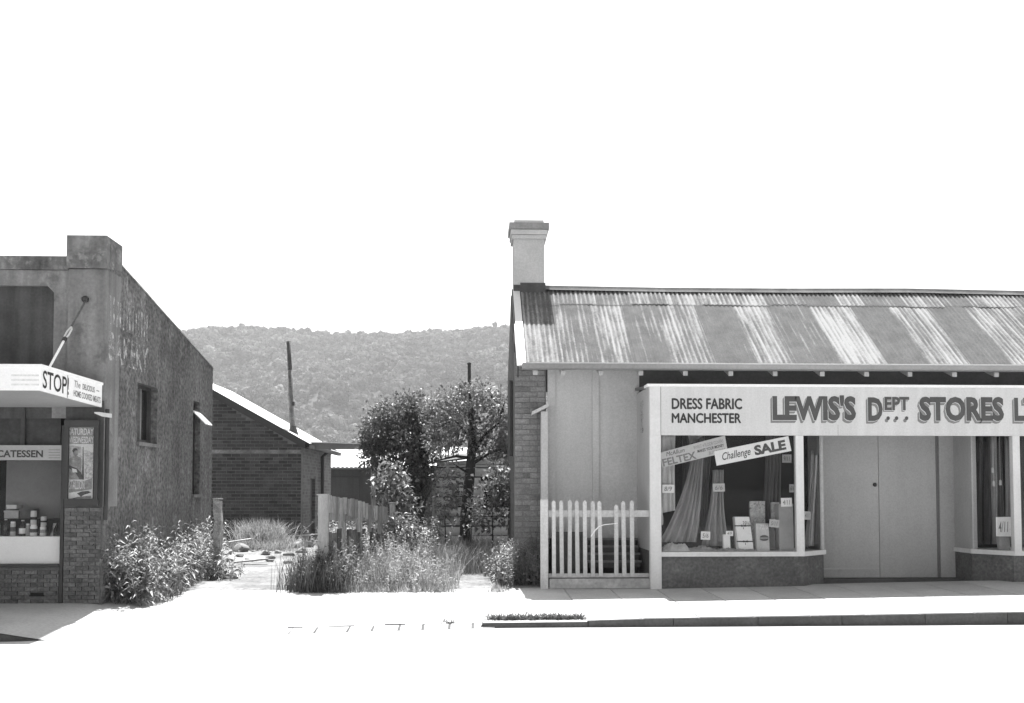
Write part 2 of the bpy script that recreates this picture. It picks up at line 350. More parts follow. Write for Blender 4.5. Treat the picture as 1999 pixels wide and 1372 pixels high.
def wall_yz(X0, X1, top, z0, holes, ys):
    """a wall across Y with a sloping top (top(Y)) and rectangular holes (ya, yb, za, zb)"""
    cuts = sorted(set(list(ys) + [h[0] for h in holes] + [h[1] for h in holes])); mb = MB()
    for a, b in zip(cuts[:-1], cuts[1:]):
        m_ = (a+b)/2; hs = sorted([h for h in holes if h[0] <= m_ <= h[1]], key=lambda h: h[2]); z = z0
        for h in hs:
            mb.box(X0, X1, a, b, z, h[2]); z = h[3]
        mb.hexa([(X0,a,z),(X1,a,z),(X1,b,z),(X0,b,z),(X0,a,top(a)),(X1,a,top(a)),(X1,b,top(b)),(X0,b,top(b))])
    return mb
# ================================================================== THE GROUND
def yk(X): return float(np.interp(X, [-14, -4.94, 0.2, 14], [10.9, 11.05, 11.93, 12.05]))
def kz(X): return float(np.interp(X, [-14, -5.0, -4.5, 0.10, 0.14, 1.33, 1.37, 8, 14], [.10, .095, .0, .0, .055, .06, .09, .165, .19]))
def yb(X): return float(np.interp(X, [-14, -4.8, -4.2, -2.5, 0.4, 1.0, 14], [13.1, 13.1, 14.3, 14.5, 14.6, 14.85, 14.85]))
def bz(X): return float(np.interp(X, [-14, -4.7, -1, 2.6, 7.8, 14], [.178, .175, .165, .160, .24, .26]))
def zf(X, Y):
    t = (Y - yk(X)) / (yb(X) - yk(X)); return kz(X) + (bz(X) - kz(X)) * t
mb = MB(); ys = [-1400, -60, 10, 13.0, 14.2, 15.4, 22, 40, 120, 600, 1400]; zs = [-.03, -.03, -.03, -.03, .05, .13, .13, .13, .13, .13, .13]
xs = [-1400, -100, -14, 0, 14, 100, 1400]
mb.add([(x, y, z) for y, z in zip(ys, zs) for x in xs],
       [(j*7+i, j*7+i+1, (j+1)*7+i+1, (j+1)*7+i) for j in range(len(ys)-1) for i in range(6)])
struct(mb.build('ground', M_['dirt']))
# road: a sheet up to the kerb line
mb = MB(); xs = list(np.linspace(-60, -14, 6)) + list(np.linspace(-13, 13, 53)) + list(np.linspace(14, 60, 6)); n = len(xs)
mb.add([(x, -14, 0) for x in xs] + [(x, -1, 0.05) for x in xs] + [(x, yk(max(-14, min(14, x))) + 0.03, 0) for x in xs],
       [(j*n+i, j*n+i+1, (j+1)*n+i+1, (j+1)*n+i) for j in range(2) for i in range(n-1)])
road = struct(mb.build('road', M_['road']))
a = PZ(1810, 1251, 0); b = PZ(1892, 1249, 0)
mb = MB(); mb.add([(a.x, a.y, .014), (a.x+.2, a.y-.011, .014), (b.x, b.y, .014), (a.x+.2, a.y+.012, .014)], [(0, 1, 2, 3)])
mb.build('tar_seam', M_['joint'], road)
# footpath sheet
xs = sorted(set(list(np.linspace(-14, 14, 113)) + [0.10, 0.14, 1.33, 1.345])); nt_ = 8; mb = MB(); vv = []
for x in xs:
    d = 0.010 if x >= 1.34 else 0.0
    for k in range(nt_+1):
        y = yk(x) + (yb(x) + .25 - yk(x)) * k/nt_; vv.append((x, y, zf(x, y) - d + 0.004))
mb.add(vv, [(i*(nt_+1)+k, (i+1)*(nt_+1)+k, (i+1)*(nt_+1)+k+1, i*(nt_+1)+k+1) for i in range(len(xs)-1) for k in range(nt_)])
foot = struct(mb.build('footpath', M_['foot']))
x = 1.345; col_i = 0
while x < 13:
    w = 0.66
    for r in range(2):
        ta, tb = (0.0, 0.52) if r == 0 else (0.52, 1.06)
        g = 0.006; x0, x1 = x + g, x + w - g; P = []
        for dz in (-.013, 0.0):
            for (xx, tt, gy) in ((x0, ta, g), (x1, ta, g), (x1, tb, -g), (x0, tb, -g)):
                y = yk(xx) + (yb(xx) - yk(xx)) * tt + gy
                P.append((xx, y, zf(xx, y) + dz + 0.004 + random.uniform(-.0012, .0012)))
        MB().hexa(P).build('paving_slab', M_['slab'], foot)
    x += w
# recess / doorway floor behind the footpath line
mb = MB(); mb.box(1.0, 14, 14.80, 16.2, 0.0, 0.15); struct(mb.build('yard_floor', M_['foot']))
# kerb
kerb = struct(thing('kerb', 'k', 'kerb', (2, 12, 0))); del kerb['label'], kerb['category']
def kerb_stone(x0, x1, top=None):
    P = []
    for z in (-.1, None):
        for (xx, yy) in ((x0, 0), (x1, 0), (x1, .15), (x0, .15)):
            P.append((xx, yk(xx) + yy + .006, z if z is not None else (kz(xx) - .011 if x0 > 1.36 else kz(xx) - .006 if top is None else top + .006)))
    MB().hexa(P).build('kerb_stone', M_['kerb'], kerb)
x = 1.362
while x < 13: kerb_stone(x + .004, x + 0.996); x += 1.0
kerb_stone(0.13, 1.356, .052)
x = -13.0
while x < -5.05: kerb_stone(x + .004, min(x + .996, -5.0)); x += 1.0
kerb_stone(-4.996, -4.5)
# vehicle crossing: squared blocks along the gutter
x = -4.3; k = 0
while x < 0.05:
    w = random.choice([.27, .30, .36]); gp = .007 if x < -2 else .016
    P = []
    for z in (-.1, .0):
        for (xx, yy) in ((x+gp, -.03), (x+w-gp, -.03), (x+w-gp*random.uniform(.4, 1.6), .27+random.uniform(-.03, .0)), (x+gp*random.uniform(.4, 1.6), .27)):
            P.append((xx, yk(xx) + yy, z if z < 0 else (.006 if yy < 0 else zf(xx, yk(xx)+yy) + .012)))
    MB().hexa(P).build('gutter_block', M_['slab'], foot); x += w; k += 1
x = -2.1
while x < -.1:      # chipped lip where the footpath stands a little above the gutter blocks
    w = random.uniform(.10, .34); y0_ = max(yk(x), yk(x+w)) + .285; h_ = random.uniform(.008, .022); z_ = zf(x+w/2, y0_) + .004
    MB().hexa([(x, y0_, z_-.02), (x+w, y0_+.004, z_-.02), (x+w, y0_+.03, z_-.02), (x, y0_+.03, z_-.02), (x+.01, y0_, z_+h_*.7), (x+w*.9, y0_+.004, z_+h_), (x+w*.9, y0_+.03, z_+h_*.6), (x+.01, y0_+.03, z_+h_*.6)]).build('chipped_lip', M_['kerb'], foot)  # dark kerb colour paints the shade on the lip's face
    x += w + random.uniform(.05, .35)
mb = MB()        # dark earth in the gaps between those blocks
mb.add([(x, yk(x) - .02, .003) for x in np.linspace(-2.2, .08, 9)] + [(x, yk(x) + .30, zf(x, yk(x)+.29) + .008) for x in np.linspace(-2.2, .08, 9)],
       [(i, i+1, 10+i, 9+i) for i in range(8)]); mb.build('block_joint', M_['joint'], foot)
def yz(x, y):
    e = y - yb(x); rise = max(0, min(.14, (y-16)*.006))
    return (zf(x, y) if e < .2 else zf(x, yb(x)+.2)) - .012 + .03*max(0, min(1, e/.3)) + .035*float(vn(x, y, 3, 1.1))*max(0, min(1, (e-.2)/1.2)) + rise
# yard surface: uneven dirt with a trodden track
nx, ny = 70, 70; gx = np.linspace(-5.2, 2.6, nx); gy = np.concatenate([np.linspace(12.9, 16, 25), np.linspace(16.3, 40, ny-25)])
GX, GY = np.meshgrid(gx, gy); GZ = np.vectorize(lambda a_, b_: yz(a_, b_))(GX, GY)
V = np.stack([GX, GY, GZ], -1).reshape(-1, 3)
T = np.array([(j*nx+i, j*nx+i+1, (j+1)*nx+i+1, (j+1)*nx+i) for j in range(ny-1) for i in range(nx-1)])
yard = struct(link('yard', np_mesh('yard', V, T, M_['dirt'], True)))
# ================================================================== HILL AND FOREST
crest_px = [(-700, 690), (0, 668), (200, 658), (360, 645), (400, 640), (470, 635), (560, 638), (600, 643), (640, 648), (700, 648), (800, 646), (870, 643), (905, 641), (960, 633), (985, 632), (1010, 636), (1200, 650), (2600, 700)]
YC = 1010.0
cxp = [xof(p[0], YC, 700) for p in crest_px]; czp = [zof(p[1], YC, 700) - 4.0 for p in crest_px]
def hill_z(X, Y):
    cz = np.interp(X * YC / np.maximum(Y, 100), cxp, czp)
    t = np.clip((Y - 520) / (YC - 520), 0, 1)
    prof = t**1.15
    und = vn(X, Y*.45, 5, 0.02) * 26 * np.sin(np.pi*np.clip(t, 0, 1)) + vn(X, Y, 9, 0.045) * 4.5 * np.sin(np.pi*np.clip(t, 0, 1))
    down = np.clip((Y - YC) / 200, 0, 1)
    return cz * prof * (1 - .5*down**1.5) + und
nx, ny = 140, 70; gx = np.linspace(-900, 900, nx); gy = np.linspace(515, 1200, ny)
GX, GY = np.meshgrid(gx, gy); V = np.stack([GX, GY, hill_z(GX, GY)], -1).reshape(-1, 3)
T = np.array([(j*nx+i, j*nx+i+1, (j+1)*nx+i+1, (j+1)*nx+i) for j in range(ny-1) for i in range(nx-1)])
struct(link('hill', np_mesh('hill', V, T, M_['hill'], True)))
def ico(sub):
    import bmesh
    bm = bmesh.new(); bmesh.ops.create_icosphere(bm, subdivisions=sub, radius=1.0)
    V = np.array([v.co[:] for v in bm.verts]); T = np.array([[v.index for v in f.verts] for f in bm.faces]); bm.free(); return V, T
IV2, IT2 = ico(2); IV1, IT1 = ico(2)
crowns = bpy.data.collections.new('crown_shapes')
for k in range(7):
    r = np.random.default_rng(50+k); n = 260; d = r.normal(size=(n, 3)); d[:, 2] = np.abs(d[:, 2])*.9 - .25; d /= np.linalg.norm(d, axis=1, keepdims=True)
    lobes = r.normal(size=(7, 3)); lobes /= np.linalg.norm(lobes, axis=1, keepdims=True); rad = .55 + .5*np.max(d @ lobes.T, axis=1)**4 + r.uniform(-.12, .12, n)
    c = d*rad[:, None]*np.array([1, 1, (.7, .9, 1.1, 1.4, 1.9, .8, 1.2)[k]]); nn = d + r.normal(size=(n, 3))*.45; nn /= np.linalg.norm(nn, axis=1, keepdims=True)
    u = np.cross(nn, r.normal(size=(n, 3))); u /= np.linalg.norm(u, axis=1, keepdims=True); w = np.cross(nn, u); z = r.uniform(.08, .30, (n, 1))
    V = np.stack([c-u*z-w*z*.7, c+u*z-w*z*.7, c+u*z*.8+w*z*.7, c-u*z*.8+w*z*.7], 1).reshape(-1, 3)
    core = IV2*np.array([.5, .5, .55])*(1 + .2*r.normal(size=(len(IV2), 1))); T = np.concatenate([np.arange(n)[:, None]*4 + np.array([0, 1, 2]), np.arange(n)[:, None]*4 + np.array([0, 2, 3]), IT2 + n*4], 0)
    crowns.objects.link(bpy.data.objects.new('tree_crown', np_mesh('tree_crown', np.concatenate([V, core]), T, M_['forest'])))
pts = []; sc_ = []
r = np.random.default_rng(3)
npt = 30000
X = r.uniform(-430, 240, npt); Y = 530 + (1016-530) * r.uniform(0, 1, npt)
keep = (X < (1120-920)/2000*Y + 30) & (X > (300-920)/2000*Y - 40); X = X[keep]; Y = Y[keep]
S = 2.0 * np.exp(r.normal(size=len(X))*.45) * (1 + .35*vn(X, Y, 21, .03)); S = np.clip(S, 1.2, np.interp(Y, [900, 1000], [6.5, 3.6]))
Z = hill_z(X, Y) + S*.35
me = bpy.data.meshes.new('forest'); me.vertices.add(len(X)); me.vertices.foreach_set('co', np.stack([X, Y, Z], -1).astype(np.float32).ravel())
at = me.attributes.new('tsize', 'FLOAT', 'POINT'); at.data.foreach_set('value', S.astype(np.float32)); me.update()
forest = stuff(link('forest', me), 'bush-covered slope of massed tree crowns on the far hill', 'forest')
ng = bpy.data.node_groups.new('forest_scatter', 'GeometryNodeTree')
ng.interface.new_socket('Geometry', in_out='INPUT', socket_type='NodeSocketGeometry'); ng.interface.new_socket('Geometry', in_out='OUTPUT', socket_type='NodeSocketGeometry')
gi = ng.nodes.new('NodeGroupInput'); go = ng.nodes.new('NodeGroupOutput'); ip = ng.nodes.new('GeometryNodeInstanceOnPoints')
ci = ng.nodes.new('GeometryNodeCollectionInfo'); ci.inputs['Collection'].default_value = crowns; ci.inputs['Separate Children'].default_value = True; ci.inputs['Reset Children'].default_value = True
na = ng.nodes.new('GeometryNodeInputNamedAttribute'); na.data_type = 'FLOAT'; na.inputs['Name'].default_value = 'tsize'
rv = ng.nodes.new('FunctionNodeRandomValue'); rv.data_type = 'FLOAT_VECTOR'; rv.inputs[0].default_value = (-.2, -.2, 0); rv.inputs[1].default_value = (.2, .2, 6.28)
m2p = ng.nodes.new('GeometryNodeMeshToPoints')
ng.links.new(gi.outputs[0], m2p.inputs[0]); ng.links.new(m2p.outputs[0], ip.inputs['Points']); ng.links.new(ci.outputs[0], ip.inputs['Instance']); ip.inputs['Pick Instance'].default_value = True
ng.links.new(na.outputs[0], ip.inputs['Scale']); ng.links.new(rv.outputs[0], ip.inputs['Rotation']); ng.links.new(ip.outputs[0], go.inputs[0])
md = forest.modifiers.new('scatter', 'NODES'); md.node_group = ng
# a few tall single trees breaking the skyline
for (px, py, w, h) in ((636, 652, 9, 8), (838, 650, 5, 9), (966, 634, 5, 8)):
    p = PY(px, py, YC - 4); t = thing('ridge_tree', {636: 'broad rounded tree breaking the level middle of the hill skyline', 838: 'small tree poking above the skyline behind the garden trees', 966: 'small tree on the highest knoll of the hill skyline'}[px], 'tree', (p.x, YC-4, p.z - 6))
    V = IV2 * np.array([w*.5, w*.5, h*.5]) * (1 + .25*rng.normal(size=len(IV2)))[:, None] + np.array([p.x, YC-4, p.z])
    link('crown', np_mesh('crown', V, IT2, M_['forest']), t)
    MB().tube([(p.x, YC-4, p.z-h*.5-9), (p.x, YC-4, p.z)], .4, 6).build('trunk', M_['bark'], t)
# ================================================================== LEFT: BAKERY / DELICATESSEN
YF = 13.1
XC = PY(203.5, 850, YF).x
bak = thing('delicatessen_shop', 'weathered stucco corner shop with stepped parapet, angled awning and a delicatessen window', 'shop', (XC-2, 15, .17))
def SX(px, py): q = PX(px, py, XC); return q.y, q.z
y_pb = SX(238, 500)[0]; z_s0 = SX(238, 516)[1]; y_e, z_e = SX(416, 716)
z_pt = zof(461, YF, 170); z_pb = zof(525, YF, 170)
w1 = (SX(268, 800)[0], SX(307, 800)[0], SX(288, 865)[1], SX(288, 752)[1])
w2 = (SX(376, 900)[0], SX(390, 900)[0], SX(383, 965)[1], SX(383, 783)[1])
def top(y):
    return z_s0 + (z_e - z_s0) * (y - y_pb) / (y_e - y_pb)
wall_yz(XC-.25, XC, top, 0.0, [w1, w2], [YF+.012, y_pb, y_pb+1.2, y_pb+2.4, y_e]).build('side_wall', M_['stucco'], bak)
mb = MB(); n = 16                                # rough rounded coping along the slope
for i in range(n):
    a = y_pb + (y_e-y_pb)*i/n; b = y_pb + (y_e-y_pb)*(i+1)/n
    e = random.uniform(0, .012)
    mb.hexa([(XC-.27,a,top(a)-.03),(XC+.012,a,top(a)-.03),(XC+.012,b,top(b)-.03),(XC-.27,b,top(b)-.03),(XC-.24,a,top(a)+.018+e),(XC-.02,a,top(a)+.018+e),(XC-.02,b,top(b)+.018+e),(XC-.24,b,top(b)+.018+e)])
mb.build('coping', M_['render_cap'], bak)
# corner pier
zt_c = zof(990, YF, 160) + .003
xp = xof(133, YF, 600); xp2 = xof(122, YF, 1000)
mb = MB(); mb.box(xp, XC+.003, YF-.002, YF+.5, zt_c, z_pb-.003); mb.build('corner_pier', M_['render'], bak)
mb = MB()
mb.prism([(XC+.006, YF-.05, z_pb), (XC+.006, y_pb, z_s0-.1), (XC+.006, y_pb, z_pt+.0), (XC+.006, YF-.05, z_pt)], (xp-.012-XC-.006, 0, 0)); mb.build('pier_block', M_['render_cap'], bak)
XW = -11.0
za = zof(500, YF, 60); zb_ = zof(526, YF, 60)
MB().box(XW, xp-.003, YF-.02, YF+.3, zb_, za).build('parapet', M_['render_cap'], bak)
# frieze with a sunk, corner-cut panel
zc = zof(557, YF, 60); xq = xof(103, YF, 650); zaw = 2.5
mb = MB(); mb.box(XW, xp-.003, YF+.02, YF+.26, zc, zb_-.003); mb.box(xq, xp-.003, YF+.02, YF+.26, zaw, zc-.0005)
c = .085
mb.prism([(xq, YF+.02, zc), (xq-c, YF+.02, zc), (xq, YF+.02, zc-c)], (0, .2, 0)); mb.build('frieze_frame', M_['render'], bak)
MB().box(XW, xq-.001, YF+.09, YF+.25, zaw, zc-.001).build('sunk_panel', M_['render_dark'], bak)
# below the awning: transom lights, name board, window
z_sg1 = zof(869, YF, 60); z_sg0 = zof(898, YF, 60); z_wb = zof(1101, YF, 60); z_pl = zof(1107, YF, 60); xr = xof(118.5, YF, 1000)
MB().box(XW, xp2-.08, YF+.10, YF+.22, z_sg1+.004, zaw+.3).build('transom_panel', M_['transom'], bak)
for px in (40, ):
    x = xof(px, YF, 840); MB().box(x-.025, x+.025, YF+.06, YF+.10, z_sg1, zaw+.2).build('transom_bar', M_['render_dark'], bak)
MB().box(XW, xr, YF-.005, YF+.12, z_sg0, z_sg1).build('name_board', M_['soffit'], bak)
px_letter('lettering', 'DELICATESSEN', (-45, 878.5), (84, 892.5), YF-.008, M_['ink'], bak, bold=.03)
for k in range(4):
    y = 877 + k*5.2; pbox(MB(), 95, y, 117, y+1.8, YF-.008, YF-.0055).build('painted_line', M_['inkgrey'], bak)
MB().box(xr+.002, xp2+.02, YF-.02, YF+.14, .17, z_sg1+.25).build('window_jamb', M_['darkwood'], bak)
MB().box(XW, xr, YF-.03, YF+.14, z_pl, z_wb).build('window_sill', M_['darkwood'], bak)
MB().box(XW, xr, YF+.055, YF+.06, z_wb, z_sg0).build('window_pane', M_['glass'], bak)
MB().box(XW, xr, YF+.9, YF+1.0, z_wb-.5, z_sg0+.5).build('display_back', M_['black'], bak)
z_sh = zof(1047, YF+.12, 60)
MB().box(XW, xr+.1, YF+.12, YF+.9, z_sh-.03, z_sh).build('display_shelf', M_['soffit'], bak)
MB().box(XW, xr, YF+.075, YF+.12, z_wb, z_sh).build('counter_front', M_['awn'], bak)
x0 = xof(12, YF+.6, 950)
MB().box(x0, xr+.2, YF+.6, YF+.64, z_sh, z_sg0+.3).build('display_screen', mat('grey_screen', .19, .1, 2, .05, 30, .05), bak)
MB().box(xr+.15, xr+.2, YF+.14, YF+.95, z_wb-.4, z_sg0+.4).build('display_side', M_['render_dark'], bak)
MB().box(XW, xr+.2, YF+.16, YF+1.0, z_sg0+.2, z_sg0+.25).build('display_ceiling', M_['black'], bak)
# window goods
def bottle(px, w, ytop, label, lab=True):
    p = PY(px, 1047, YF+.3); h = PY(px, ytop, YF+.3).z - z_sh; r = w/2
    t = thing('bottle', label, 'bottle', (p.x, YF+.3, z_sh), 'bottles and jars on the delicatessen shelf')
    MB().lathe((p.x, YF+.3, z_sh), [(r, 0), (r, h*.55), (r*.8, h*.66), (r*.38, h*.76), (r*.38, h*.96)], 12).build('glass_body', M_['bottle'], t, True)
    MB().lathe((p.x, YF+.3, z_sh), [(r*.46, h*.93), (r*.46, h)], 10).build('cap', M_['paper2'], t)
    if lab: MB().lathe((p.x, YF+.3, z_sh), [(r*1.03, h*.14), (r*1.03, h*.48)], 12).build('paper_label', M_['paper'], t)
bottle(11, .075, 1013, 'dark bottle with pale cap between carton and jar on delicatessen shelf', False)
bottle(44, .085, 1015, 'squat dark bottle with white label in delicatessen window')
def jar(px, w, ytop, label, m1, m2):
    p = PY(px, 1047, YF+.3); h = PY(px, ytop, YF+.3).z - z_sh; r = w/2
    t = thing('jar', label, 'jar', (p.x, YF+.3, z_sh), 'bottles and jars on the delicatessen shelf')
    MB().lathe((p.x, YF+.3, z_sh), [(r, 0), (r*1.02, h*.05), (r, h*.84), (r*.8, h*.88)], 12).build('body', m1, t, True)
    MB().lathe((p.x, YF+.3, z_sh), [(r*.86, h*.88), (r*.86, h)], 12).build('lid', m2, t)
    MB().lathe((p.x, YF+.3, z_sh), [(r*1.03, h*.3), (r*1.03, h*.36), (r*1.03, h*.62)], 12).build('paper_label', M_['cloth_dark'] if int(px) % 2 else M_['cloth_mid'], t)
jar(25, .065, 1018, 'short pale jar between the two dark bottles', M_['paper2'], M_['paper'])
jar(-6, .07, 1020, 'pale jar at the delicatessen window edge beside dark bottle', M_['paper2'], M_['paper'])
jar(54, .05, 1022, 'small dull jar beside squat labelled bottle', M_['cloth_mid'], M_['paper2'])
jar(65.5, .085, 1024, 'wide pale jar under a stacked tin', M_['paper'], M_['paper'])
jar(84, .075, 1026, 'lower pale jar beside the slanted shelf end', M_['paper'], M_['paper2'])
def band(c, r_, z0_, z1_, t): MB().lathe(c, [(r_*1.03, z0_), (r_*1.03, z1_)], 12).build('paper_label', M_['cloth_deep'], t)
def tin(px, y0, y1, w, label, m):
    p = PY(px, y1, YF+.3); h = PY(px, y0, YF+.3).z - p.z
    o = MB().lathe((p.x, YF+.3, p.z+.001), [(w/2, 0), (w/2, h*.93), (w*.47, h*.93), (w*.47, h)], 12).build('tin', m)
    tag(o, label, 'tin', 'tins stacked on the jars'); band((p.x, YF+.3, p.z+.001), w/2, h*.35, h*.55, o)
tin(65.5, 997, 1024, .075, 'tall tin stacked on the wide pale jar', M_['cloth_pale'])
tin(85, 1008, 1026, .07, 'dark topped tin stacked on the lower jar', M_['paper2'])
def carton(px0, y0, px1, y1, dY, label, m, dep=.15):
    mb = MB(); a = PY(px0, y1, YF+dY); b = PY(px1, y0, YF+dY); t = thing('carton', label, 'carton', ((a.x+b.x)/2, YF+dY, a.z), 'cartons behind the delicatessen bottles')
    mb.box(a.x, b.x, YF+dY, YF+dY+dep, a.z, b.z); mb.build('box', m, t)
    MB().box(a.x-.004, b.x+.004, YF+dY-.004, YF+dY+dep+.004, b.z-.02, b.z+.004).build('lid', m, t)
    # a riser keeps the back row up
carton(8, 997, 36, 1012, .42, 'grey carton behind the dark bottle', M_['carton'])
carton(39, 994, 66, 1012, .42, 'darker carton beside grey carton behind the bottles', M_['cloth_dark'])
carton(13, 986, 32, 993, .43, 'thin pale packet on top of the grey carton', M_['paper2'])
zr = zof(1012.5, YF+.42, 40); MB().box(XW, xr, YF+.40, YF+.6, z_sh, zr-.003).build('display_step', M_['black'], bak)
a = PY(95, 1047, YF+.16); b = PY(116, 1020, YF+.5)
mb = MB(); mb.prism([(a.x, YF+.2, z_sh+.001), (b.x+.04, YF+.2, z_sh+.001), (b.x+.04, YF+.2, b.z), (a.x+.08, YF+.2, b.z)], (0, .03, 0)); mb.build('slanted_shelf_end', M_['carton'], bak)
# tiled plinth and pier
def tiles(x0, x1, z0, z1, Y, parent, w=.158, h=.052, skip=None):
    z = z0; row = 0
    while z + h <= z1 + .01:
        x = x0 - (w/2 if row % 2 else 0)
        while x < x1 - .01:
            a = max(x, x0) + .004; b = min(x + w, x1) - .004
            if b - a > .02 and not (skip and skip[0] < (a+b)/2 < skip[1] and skip[2] < z + h/2 < skip[3]):
                d = random.uniform(-.003, .004)
                MB().box(a, b, Y - .012 + d, Y + .004, z + .004, z + h - .003).build('tile', M_['tile'], parent)
            x += w
        z += h; row += 1
zt = zof(990, YF, 160)
MB().box(xp2+.022, XC-.005, YF+.004, YF+.4, 0, zt).build('pier_base', M_['grout'], bak)
tiles(xp2+.024, XC-.02, .175, zt, YF, bak)
MB().box(XW, xr, YF+.008, YF+.3, 0, z_pl-.004).build('plinth', M_['grout'], bak)
v0 = PY(57, 1164, YF); v1 = PY(86, 1157, YF)
tiles(xof(-40, YF, 1130), xr-.004, .175, z_pl-.002, YF+.004, bak, skip=(v0.x, v1.x, v0.z-.02, v1.z+.02))
MB().box(v0.x, v1.x, YF+.0, YF+.006, v0.z, v1.z).build('floor_vent', M_['black'], bak)
# upper pier wall between poster case and awning + small hood and drainpipe on the corner
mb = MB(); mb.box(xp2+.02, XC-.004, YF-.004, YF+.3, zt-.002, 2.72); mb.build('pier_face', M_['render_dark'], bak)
mb = MB(); mb.tube([(XC+.025, YF+.03, zof(798, YF, 205)), (XC+.03, YF+.03, 1.9), (XC+.022, YF+.03, zof(1015, YF, 205))], .026, 8); mb.build('drainpipe', M_['darkwood'], bak)
h0 = PY(186, 799, YF-.15); h1 = PY(214, 803, YF)
mb = MB(); mb.hexa([(h0.x, YF-.18, h0.z-.05), (XC+.03, YF-.18, h0.z-.09), (XC+.07, YF+.06, h0.z-.09), (h0.x, YF, h0.z-.05), (h0.x, YF-.18, h0.z-.035), (XC+.03, YF-.18, h0.z-.04), (XC+.07, YF+.06, h0.z-.04), (h0.x, YF, h0.z-.02)]); mb.build('hood_ledge', M_['zinc'], bak)
# poster case on the pier
pc = thing('poster_case', 'dark framed glazed poster case on the tiled pier of delicatessen', 'poster case', (xof(158, YF, 900), YF, zof(985, YF, 150)))
pbox(MB(), 128, 826, 190, 985, YF-.05, YF-.005).build('backboard', M_['darkwood'], pc)
for (a, b, c_, d) in ((125, 820, 193, 833), (125, 974, 191, 987), (125, 833.3, 134, 973.7), (183.5, 833.3, 192, 973.7)):
    pbox(MB(), a, b, c_, d, YF-.09, YF-.051).build('frame_rail', M_['darkwood'], pc)
Yp = YF - .054
pst = pbox(MB(), 134.5, 834, 183, 973.5, Yp, YF-.051).build('poster', M_['poster_a'], pc)
def pshape(poly, m, dy): 
    q = [PY(x_, y_, Yp-dy) for x_, y_ in poly]; MB().add(q, [tuple(range(len(q)))[::-1]]).build('printed_shape', m, pst)
pshape([(134.6, 834.2), (182.9, 834.2), (182.9, 866.5), (134.6, 866.5)], M_['poster_b'], .0008)
px_letter('lettering', 'SATURDAY', (133.5, 836), (183, 849), Yp-.0016, M_['poster_a'], pst, bold=.02)
px_letter('lettering', 'WEDNESDAY', (134.5, 852), (183, 865), Yp-.0016, M_['poster_a'], pst, bold=.02)
pshape([(134.6, 872), (141, 869), (159, 872), (161, 935), (134.6, 935)], mat('poster_soft', .36, .3, 18, .2, 50, 0), .0008)
fig = [(141, 879), (143, 875), (148, 874), (152, 877), (152, 886), (150, 890), (157, 893), (160, 900), (158, 915), (162, 936), (134.8, 936), (134.8, 896), (144, 890)]
pshape(fig, M_['poster_b'], .0016)
pshape([(141, 880), (144, 875), (150, 875), (151.5, 879), (146, 879.5), (143.5, 884)], M_['poster_c'], .0024)
pshape([(134.8, 908), (150, 914), (158, 922), (163, 935), (156, 936), (148, 924), (134.8, 914)], M_['poster_c'], .0024)
pshape([(140, 914), (149, 916), (151, 922), (142, 922)], M_['poster_a'], .0030)
pshape([(161.5, 872), (163, 872), (164, 936), (160, 936)], M_['poster_c'], .0020)
pshape([(164.5, 878), (182, 883), (181, 933), (165, 936)], mat('poster_grid', .42, .35, 30, .3, 70, 0), .0012)
pshape([(134.6, 937), (163, 939), (180, 933), (179, 955), (134.6, 962)], M_['poster_b'], .0014)
px_letter('lettering', 'STALLION', (135, 937), (165, 955), Yp-.0028, M_['poster_a'], pst, bold=.005)
pshape([(150, 963), (160, 959), (172, 958), (178, 961), (170, 964), (163, 966), (158, 970), (154, 966)], M_['poster_c'], .0018)
pshape([(137, 975), (150, 970), (178, 967), (178, 973), (136, 973.4)], M_['poster_b'], .0012)
pbox(MB(), 134.1, 833.4, 183.4, 973.6, YF-.075, YF-.072).build('glass', M_['glass'], pc)
# side windows
for (h, nm) in ((w1, 'a'), (w2, 'b')):
    x = XC - .14
    wn_ = MB().box(x-.02, x, h[0]+.03, h[1]-.03, h[2]+.03, h[3]-.03).build('window', M_['black'], bak)
    mb = MB(); f = .05
    mb.box(x-.02, x+.05, h[0], h[0]+f, h[2], h[3]); mb.box(x-.02, x+.05, h[1]-f, h[1], h[2], h[3]); mb.box(x-.02, x+.05, h[0]+f, h[1]-f, h[3]-f, h[3]); mb.box(x-.02, x+.05, h[0]+f, h[1]-f, h[2], h[2]+f)
    mb.build('frame', M_['render_dark'] if nm == 'a' else M_['darkwood'], wn_)
    if nm == 'a':
        ym = (h[0]+h[1])/2; MB().box(x-.02, x+.045, ym-.03, ym+.03, h[2]+f, h[3]-f).build('mullion', M_['render'], wn_)
        MB().box(x+.001, x+.004, h[0]+f, h[1]-f, h[2]+f, h[3]-f).build('pane', M_['glass'], wn_)
    MB().box(XC-.2, XC+.045, h[0]-.04, h[1]+.04, h[2]-.05, h[2]-.001).build('sill', M_['render'], wn_)
y0, y1 = w2[0]+.02, w2[1]-.02; zt2 = SX(383, 804)[1]
mb = MB(); mb.hexa([(XC+.20, y0, zt2-.22), (XC+.20, y1, zt2-.22), (XC+.21, y1, zt2-.205), (XC+.21, y0, zt2-.205), (XC-.02, y0, zt2), (XC-.02, y1, zt2), (XC-.01, y1, zt2+.015), (XC-.01, y0, zt2+.015)]); mb.build('open_vent_sash', M_['awn'], bak)
